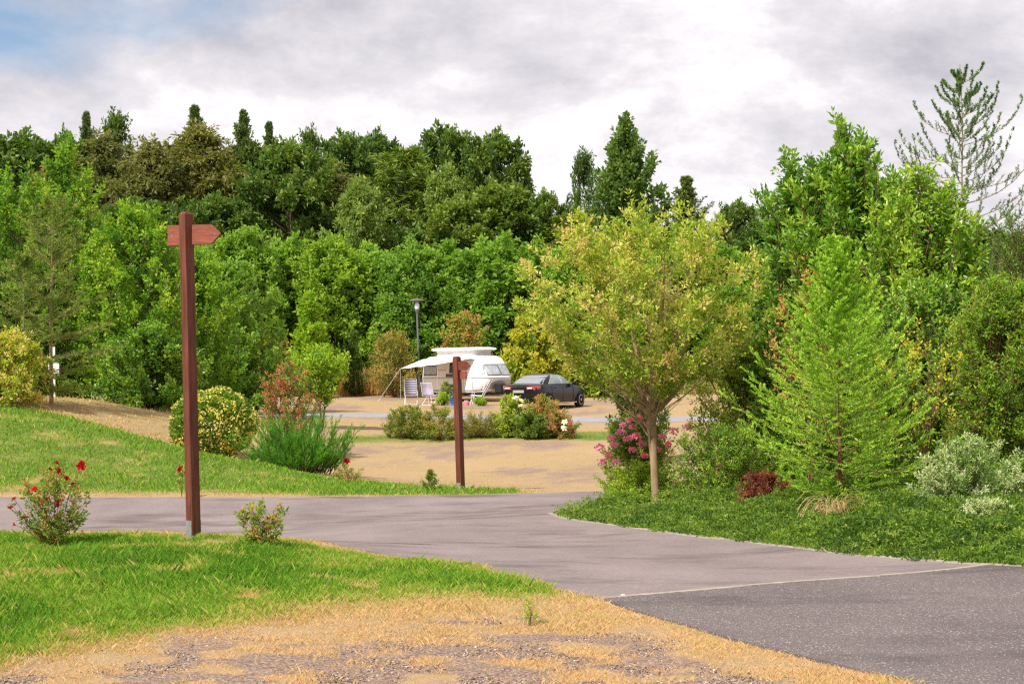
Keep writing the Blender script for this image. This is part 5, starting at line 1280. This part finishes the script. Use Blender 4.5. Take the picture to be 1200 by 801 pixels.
def car():
    base = hit(678, 476.5); d = 60.8
    c = pix(640, 478, d); loc = (c[0], d, tz(c[0], d) - .0)
    # nose away and to the right
    r = thing('parked_car', "black saloon car parked with its tail to the caravan's nose", 'car', loc, R(61))
    st = [  # x, z_bottom, z_belt(top of body), half width at waist
        (-2.36, .42, .80, .62), (-2.30, .30, .98, .76), (-2.12, .24, 1.03, .85), (-1.75, .22, 1.05, .89), (-1.2, .20, 1.02, .90), (-.4, .19, .99, .905),
        (.5, .19, .97, .905), (1.05, .20, .95, .90), (1.5, .21, .88, .89), (1.95, .23, .79, .85), (2.22, .27, .69, .74), (2.36, .34, .56, .55)]
    V = []; F = []; prof = [(.0, 0, 0), (.80, 0, 0), (.96, .12, 0), (1.0, .42, 0), (1.0, .62, 0), (.985, .84, 0), (.93, .965, 0), (.80, 1.0, .0), (.4, 1.0, .02), (0, 1.0, .028)]
    for x, zb, zt, w in st:
        for sg in (1, -1):
            for k, (a, b, c_) in enumerate(prof):
                if sg == -1 and k in (0, len(prof) - 1): continue
                V.append((x, sg * w * a, zb + (zt - zb) * b + c_))
    m = len(prof) * 2 - 2; P = len(prof)
    ring = list(range(P)) + [P + i for i in range(P - 2)][::-1]
    for s_ in range(len(st) - 1):
        for i in range(m): a, b = ring[i], ring[(i + 1) % m]; F.append((s_ * m + a, s_ * m + b, (s_ + 1) * m + b, (s_ + 1) * m + a))
    F += [tuple(ring)[::-1], tuple((len(st) - 1) * m + i for i in ring)]
    mb = MB(); mb.add(V, F); body = mb.build('body', M_paint, r, True)
    body_w = lambda x: np.interp(x, [q[0] for q in st], [q[3] for q in st])
    G = Loft([(.93, -1.93, 1.30, .86), (1.0, -1.80, 1.12, .845), (1.15, -1.52, .78, .79), (1.30, -1.15, .42, .72), (1.40, -.80, .10, .64), (1.435, -.55, -.10, .55), (1.45, -.40, -.2, .4)], 5.0)
    V, F = G.mesh(64); mb = MB(); mb.add(V, F); mb.build('cabin', M_paint, r, True)
    side = lambda x, z, o: G.side(x, z, o, -1); side2 = lambda x, z, o: G.side(x, z, o, 1)
    for fn in (side, side2):
        f = patch(fn, [(-1.32, 1.035), (.80, 1.03), (.10, 1.375), (-.80, 1.385)], 16, 5, 'window_trim', M_chrome, r, .012, .006)
        patch(fn, [(-1.28, 1.05), (-.22, 1.045), (-.24, 1.36), (-.79, 1.37)], 8, 4, 'rear_side_glass', M_sideglass, r, .012, .014)
        patch(fn, [(-.10, 1.045), (.74, 1.045), (.10, 1.355), (-.16, 1.36)], 8, 4, 'front_side_glass', M_sideglass, r, .012, .014)
    patch(lambda y, z, o: G.end(y, z, o, False), [(-.70, 1.04), (.70, 1.04), (.56, 1.37), (-.56, 1.37)], 10, 6, 'rear_window', M_glass, r, .012, .010)
    patch(lambda y, z, o: G.end(y, z, o, True), [(-.70, 1.02), (.70, 1.02), (.56, 1.37), (-.56, 1.37)], 10, 6, 'windscreen', M_glass, r, .012, .010)
    for x in (1.42, -1.40):
        for sg in (-1, 1):
            a = MB(); a.lathe([(.375, -.02), (.375, .035), (.33, .035)], 28, 'Y'); o = a.build('wheel_arch', M_black, r, True); o.location = (x, sg * (body_w(x) - .02), .34)
            wheel(r, (x, sg * (body_w(x) - .055), .325), .325, .21, spokes=9, out=sg)
    # tail lights wrap round the corners
    for sg in (-1, 1):
        mb = MB(); mb.add([(-2.365, sg * .36, .82), (-2.365, sg * .36, .94), (-2.335, sg * .70, .97), (-2.33, sg * .72, .80), (-2.10, sg * .872, .985), (-2.10, sg * .875, .85)],
                          [(0, 3, 2, 1), (3, 5, 4, 2)]); 
        V0 = list(mb.v); mb = MB(); off = Vector((.05, -sg * .02, 0)); mb.add(V0 + [tuple(Vector(v) + off) for v in V0], [(0, 3, 2, 1), (3, 5, 4, 2), (6, 7, 8, 9), (9, 8, 10, 11), (0, 1, 7, 6), (1, 2, 8, 7), (2, 4, 10, 8), (4, 5, 11, 10), (5, 3, 9, 11), (3, 0, 6, 9)])
        tl = mb.build('tail_light', M_red, r)
        mb = MB(); mb.box((-2.375, sg * .52, .875), (.03, .22, .06)); mb.build('clear_lens', M_clear, tl)
        mb = MB(); mb.box((.72, sg * .98, 1.02), (.10, .20, .13)); mb.box((.78, sg * .88, .98), (.05, .10, .04)); mb.build('mirror', M_paint, r, bevel=.02)
        for x in (.20, -.85):
            mb = MB(); mb.box((x, sg * .912, .86), (.16, .03, .025)); mb.build('handle', M_paint, r)
        for x0 in (.78, -.18, -1.16):
            mb = MB(); mb.box((x0, sg * .904, .62), (.008, .012, .66)); mb.build('door_gap', M_black, r)
        mb = MB(); mb.box((0.0, sg * .90, .24), (2.1, .03, .035)); mb.build('sill_strip', M_chrome, r)
        mb = MB(); mb.add([(2.25, sg * .45, .60), (2.25, sg * .45, .70), (2.0, sg * .80, .76), (2.0, sg * .82, .66)], [(0, 1, 2, 3)]); mb.build('headlight', M_clear, r)
    mb = MB(); mb.box((-2.385, 0, .74), (.03, .50, .11)); mb.build('number_plate', M_plate, r)
    mb = MB(); mb.box((-2.36, 0, .93), (.04, .70, .03)); mb.build('boot_strip', M_chrome, r)
    mb = MB(); mb.box((-2.33, 0, .50), (.10, 1.35, .20)); mb.build('bumper', M_paint, r, bevel=.04)
car()

# ------------------------------------------------------------------ camping furniture
def stripe_mat(name, a, b, n):
    m, t = new_mat(name); c_ = nn(t, 'ShaderNodeAttribute', attribute_name='run')
    w = tmath(t, 'FRACT', tmath(t, 'MULTIPLY', c_.outputs['Fac'], n))
    return finish(m, t, tramp(t, w, [(0.0, a), (0.5, b)], 'CONSTANT'), 0.85, 0.1)
M_stripe = stripe_mat("striped_cloth", (0.62, 0.60, 0.64), (0.07, 0.08, 0.22), 7)
M_stripe2 = stripe_mat("blue_striped_cloth", (0.80, 0.80, 0.85), (0.05, 0.09, 0.42), 7)
M_lilac = plain("lilac_cloth", (0.50, 0.48, 0.62), 0.85, 0.1)
M_frame = plain("white_tube", (0.78, 0.78, 0.78), 0.35, 0.5)
M_bluepl = plain("blue_plastic", (0.02, 0.16, 0.62), 0.35, 0.5)
M_pinkpl = plain("pink_plastic", (0.70, 0.22, 0.30), 0.45, 0.4)
M_table = plain("table_grey", (0.10, 0.10, 0.14), 0.5, 0.4)
def sling(name, pts, w, mat, parent):
    pts = np.array(pts, float); n = 14; s = np.linspace(0, 1, n)
    L_ = np.concatenate([[0], np.cumsum(np.linalg.norm(np.diff(pts, axis=0), axis=1))]); L_ /= L_[-1]
    P = np.stack([np.interp(s, L_, pts[:, k]) for k in range(2)], -1)
    V = []; run = []
    for o in (0, .012):
        for i in range(n):
            for y in (-w / 2, w / 2): V.append((P[i, 0] + o * .5, y, P[i, 1] + o)); run.append(s[i])
    h = 2 * n; F = []
    for i in range(n - 1):
        q = (2 * i, 2 * i + 1, 2 * i + 3, 2 * i + 2); F += [q[::-1], tuple(k + h for k in q), (2 * i, 2 * i + 2, 2 * i + 2 + h, 2 * i + h), (2 * i + 1, 2 * i + 1 + h, 2 * i + 3 + h, 2 * i + 3)]
    F += [(0, 1, 1 + h, h), (2 * n - 2, 2 * n - 2 + h, 2 * n - 1 + h, 2 * n - 1)]
    me = np_mesh(name, np.array(V), np.array(F), mat, True, {'run': np.array(run)}); return link(name, me, parent)
def chair(px, py, rz, label, cloth, back=1.12, recl=.16):
    b = hit(px, py); r = thing('camping_chair', label, 'chair', tuple(b), R(rz), 'folding chairs by the caravan')
    w = .56
    sling('seat', [(.28, .44), (0, .40), (-.22, .41)], w - .06, cloth, r)
    sling('backrest', [(-.22, .43), (-.22 - recl * .5, .78), (-.24 - recl, back)], w - .06, cloth, r)
    for s in (-1, 1):
        y = s * w / 2
        m = MB(); m.tube([(.30, y, .45), (-.22, y, .42), (-.25 - recl, y, back + .02)], .014, 6); m.build('frame_tube', M_frame, r)
        m = MB(); m.tube([(-.30, y, .62), (.18, y, .64), (.30, y, .0)], .013, 6); m.build('leg', M_frame, r)
        m = MB(); m.tube([(.20, y, .45), (-.32, y, .0)], .013, 6); m.build('leg', M_frame, r)
        m = MB(); m.box((-.02, y, .66), (.42, .05, .03)); m.build('armrest', M_black, r, bevel=.01)
    m = MB(); m.tube([(-.32, -w / 2, .02), (-.32, w / 2, .02)], .012, 6); m.tube([(.30, -w / 2, .02), (.30, w / 2, .02)], .012, 6); m.build('crossbar', M_frame, r)
chair(482, 474, 90, "grey and navy striped high-backed camping chair, left end of the caravan's furniture", M_stripe, 1.15)
chair(505, 474.5, 62, "lilac camping chair with its back turned, between striped chair and camping table", M_lilac, 1.0)
chair(560, 474.8, 172, "blue and white striped reclining chair seen side-on near the caravan's nose", M_stripe2, 1.12, .38)
def table():
    b = hit(516, 472.5); r = thing('camping_table', "low dark folding table between the lilac chair and the far signpost", 'table', tuple(b), R(-30))
    m = MB(); m.box((0, 0, .60), (.95, .6, .03)); m.build('table_top', M_table, r, bevel=.008)
    for sx in (-1, 1):
        for sy in (-1, 1): m = MB(); m.tube([(sx * .38, sy * .25, .59), (-sx * .0 + sx * .3, sy * .27, 0)], .014, 6); m.build('leg', M_frame, r)
table()
def bucket():
    b = hit(532, 474.5); r = thing('bucket', "blue plastic bucket on the grass just left of the far signpost", 'bucket', tuple(b))
    m = MB(); m.lathe([(.11, 0), (.16, .30), (.17, .31), (.155, .31), (.145, .29), (.10, .02)], 18); m.build('tub', M_bluepl, r, True)
    m = MB(); m.tube([(.165 * math.cos(a), 0, .30 + .10 * math.sin(a)) for a in np.linspace(0, math.pi, 9)], .005, 5); m.build('handle', M_pole, r)
bucket()
def pot(px, py, label, h=.5, mat=L_lime, cat='plant'):
    b = hit(px, py); ms = broadleaf('pot_plant', int(px), h, .22, .15, 'dome', stems=4, n1=26, n2=7, n3=6, leaf=(.10, .05), mat=mat, bark=B_dark, l2=.12, trunk_r=.008, sec_r=.003)
    r = plant('potted_plant', label, cat, ms, tuple(b), names=('stem', 'foliage'))
    m = MB(); m.lathe([(.09, 0), (.13, .18), (.14, .19), (.12, .19), (.11, .17)], 14); m.build('pot', M_black, r, True)
pot(519, 474.6, "bushy light green pot plant on the ground between lilac chair and blue bucket", .5)
pot(523, 471.5, "taller leafy pot plant beside the camping table", .95, L_willow)
pot(562.5, 475.3, "small light green pot plant under the blue striped reclining chair", .32)
def toy():
    b = hit(547, 474.8); r = thing('watering_can', "small pinkish-white watering can on the ground left of the reclining chair", 'watering can', tuple(b), R(30))
    m = MB(); m.lathe([(.10, 0), (.11, .05), (.10, .18), (.06, .21)], 14); m.build('can', M_pinkpl, r, True)
    m = MB(); m.tube([(.08, 0, .06), (.2, 0, .15), (.27, 0, .24)], [.02, .014, .018], 8); m.build('spout', M_frame, r)
    m = MB(); m.tube([(-.09, 0, .05), (-.17, 0, .14), (-.08, 0, .22), (.03, 0, .21)], .009, 6); m.build('handle', M_frame, r)
toy()

# pale panel glimpsed between the dark stems on the left
def panel():
    c = pix(63, 431, 44.5); z = tz(c[0], 44.5)
    r = thing('white_panel', "small white panel on a post, glimpsed between the dark stems at the far left", 'notice board', (c[0], 44.5, z))
    m = MB(); m.box((0, 0, c[2] - z), (.34, .03, .34)); m.build('board', M_white, r, bevel=.005)
    m = MB(); m.box((0, .035, (c[2] - z + .65) / 2), (.07, .04, c[2] - z + .65)); m.build('post', M_frame, r)
panel()

# ------------------------------------------------------------------ roses in the near lawn
def rose_bloom(parent, c, r, seed, mat=L_rose):
    g = np.random.default_rng(seed); mb = MB(); ax = Vector(g.normal(0, .5, 3)) + Vector((0, -.5, .8)); q = Vector((0, 0, 1)).rotation_difference(ax.normalized()).to_matrix().to_4x4()
    k = 0; T_ = []
    mb.M = Matrix.Translation(c) @ q
    for ring, (n, tilt, ln) in enumerate(((5, .25, .75), (6, .75, .95), (6, 1.25, 1.0))):
        for i in range(n):
            a = 2 * math.pi * (i + .5 * ring) / n + g.normal(0, .12); tl = tilt + g.normal(0, .12); l = r * ln * g.uniform(.85, 1.15); w = l * .62
            rad = Vector((math.cos(a), math.sin(a), 0)); up = Vector((0, 0, 1)); dr = rad * math.sin(tl) + up * math.cos(tl); s = rad.cross(up)
            nr = rad * math.cos(tl) - up * math.sin(tl)
            p0 = rad * r * .06; p1 = p0 + dr * l * .55; p2 = p0 + dr * l
            vs = [p0, p1 - s * w * .5 - nr * l * .12, p1 + nr * 0.06 * l, p1 + s * w * .5 - nr * l * .12, p2 - s * w * .28 + nr * l * .08, p2 + s * w * .28 + nr * l * .08]
            mb.add(vs, [(0, 2, 1), (0, 3, 2), (1, 2, 4), (2, 5, 4), (2, 3, 5)]); T_ += [g.uniform(0, 1)] * 6
    o = mb.build('rose_flower', mat, parent)
    a = o.data.attributes.new('tint', 'FLOAT', 'POINT'); a.data.foreach_set('value', T_[:len(o.data.vertices)])
    return o
def rose(px, py, top, wpx, label, blooms, seed, n1=26, size=.034, leaf=(.034, .021)):
    b = hit(px, py); d = b[1]; H = zpix(top, px, d) - b[2]; Rr = wpx / 2 * scale_at(d)
    ms = broadleaf('rose', seed, H, Rr, .05, 'vase', stems=4, n1=n1, n2=7, n3=7, leaf=leaf, mat=L_roseleaf, bark=B_red, l2=.09, trunk_r=.006, sec_r=.0014, upright=.6, tint0=.42, tvar=.3, up_bias=.3)
    r = plant('rose_bush', label, 'rose bush', ms, tuple(b), names=('stem', 'foliage'))
    g = np.random.default_rng(seed)
    for i, (bx, by, s) in enumerate(blooms):
        dd = d + g.uniform(-.1, .1); c = Vector(pix(bx, by, dd)) - Vector(b)
        rose_bloom(r, c, size * s, seed * 10 + i)
        m = MB(); base = Vector((c.x * .45, c.y * .5, max(.08, c.z - .32))); m.tube([base, (base + c) / 2 + Vector((g.normal(0, .015), g.normal(0, .01), 0.02)), c], [.003, .0025, .002], 5); m.build('flower_stem', B_red, r)
rose(62, 640, 555, 76, "red rose bush in the near lawn at the photo's left", [(96, 546, 1.25), (66, 543, .8), (67, 551, .9), (77, 561, .9), (86, 567, .7), (93, 571, .6), (41, 574, 1.0), (53, 587, 1.35), (71, 590, 1.25), (29, 607, 1.0), (17, 585, .8), (12, 594, .7), (15, 614, .6), (60, 549, .6)], 151, n1=52)
rose(306, 640, 592, 52, "small rose bush with a single red bloom right of the near signpost's foot", [(316, 607, .9), (310, 613, .8), (314, 618, .4)], 152, n1=24)
rose(213, 583, 556, 10, "lone red rose stem on the mound's edge behind the near signpost", [(213, 550, .0 + 1.3), (214, 555, .8)], 153, n1=3, size=.07, leaf=(.05, .03))
rose(404, 560, 543, 16, "little red rose by the dry grass right of the broom shrub", [(406, 541, 1.4)], 154, n1=5, size=.07, leaf=(.05, .03))
def edge_roses():
    root = [o for o in COL.objects if o.name.startswith('rose_shrub')][0]; b = Vector(root.location)
    for i, (x, y) in enumerate([(1195, 577), (1184, 585), (1188, 560), (1199, 590)]): rose_bloom(root, Vector(pix(x, y, 13.7)) - b, .045, 700 + i, L_pink)
edge_roses()
# white blooms on the middle island
def island_blooms():
    roots = [o for o in COL.objects if o.name.startswith('island_shrub') and o.parent is None]
    for i, (x, y) in enumerate([(610, 470), (611, 476), (662, 495), (661, 502), (604, 467)]):
        p = Vector(pix(x, y, 42.2)); rr = min(roots, key=lambda o: abs(o.location.x - p.x)); rose_bloom(rr, p - rr.location, .10, 800 + i, L_whitef)
island_blooms()

# dried brown stalk clump in front of the feathery larch, with seed stems
def dead_clump():
    b = hit(975, 618); g = np.random.default_rng(9); n = 90
    r = thing('withered_plant', "withered straw-coloured plant arching in front of the feathery larch", 'plant', tuple(b))
    az = g.random(n) * 6.28; ln = g.uniform(.18, .5, n); P0 = np.stack([g.normal(0, .04, n), g.normal(0, .04, n), np.zeros(n)], -1)
    e = P0 + np.stack([np.cos(az) * ln * .75, np.sin(az) * ln * .5, ln * g.uniform(.1, .7, n)], -1); m = P0 + np.stack([np.cos(az) * ln * .3, np.sin(az) * ln * .2, ln * 1.1], -1)
    P = bez(P0, m, e, 6); v, f = tubes_arr(P, np.full((n, 6), .0022), 3)
    me = np_mesh('stalks', v, f, L_straw, False, {'tint': g.random(len(v))}); link('stalks', me, r, kind='stuff')
dead_clump()
# small stones by the kerb and scattered in the dry foreground
M_stone = plain("pale_stone", (0.55, 0.48, 0.40), 0.85, 0.2, 0, .25, 40)
def stone(px, py, s, label):
    b = hit(px, py); g = np.random.default_rng(int(px * 3 + py)); mb = MB()
    import bmesh
    bm = bmesh.new(); bmesh.ops.create_icosphere(bm, subdivisions=2, radius=s)
    k = g.normal(0, 1, (3, 3))
    for v in bm.verts:
        v.co = v.co * (1 + .16 * math.sin(v.co.x / s * 2.1 + k[0, 0]) + .14 * math.sin(v.co.y / s * 2.7 + k[1, 1])); v.co.z *= .6
    me = bpy.data.meshes.new('stone'); bm.to_mesh(me); bm.free(); me.materials.append(M_stone)
    o = link('stone', me, None, (b[0], b[1], b[2] + s * .35)); o['label'] = label; o['category'] = 'stone'
stone(1094, 655, .045, "largest pale stone, lying on the kerb before the ground cover at the right")
stone(730, 699, .018, "tiny pale stone at the left end of the concrete strip across the asphalt")
stone(933, 646, .016, "small pale stone by the bed's kerb, left of the larger one")
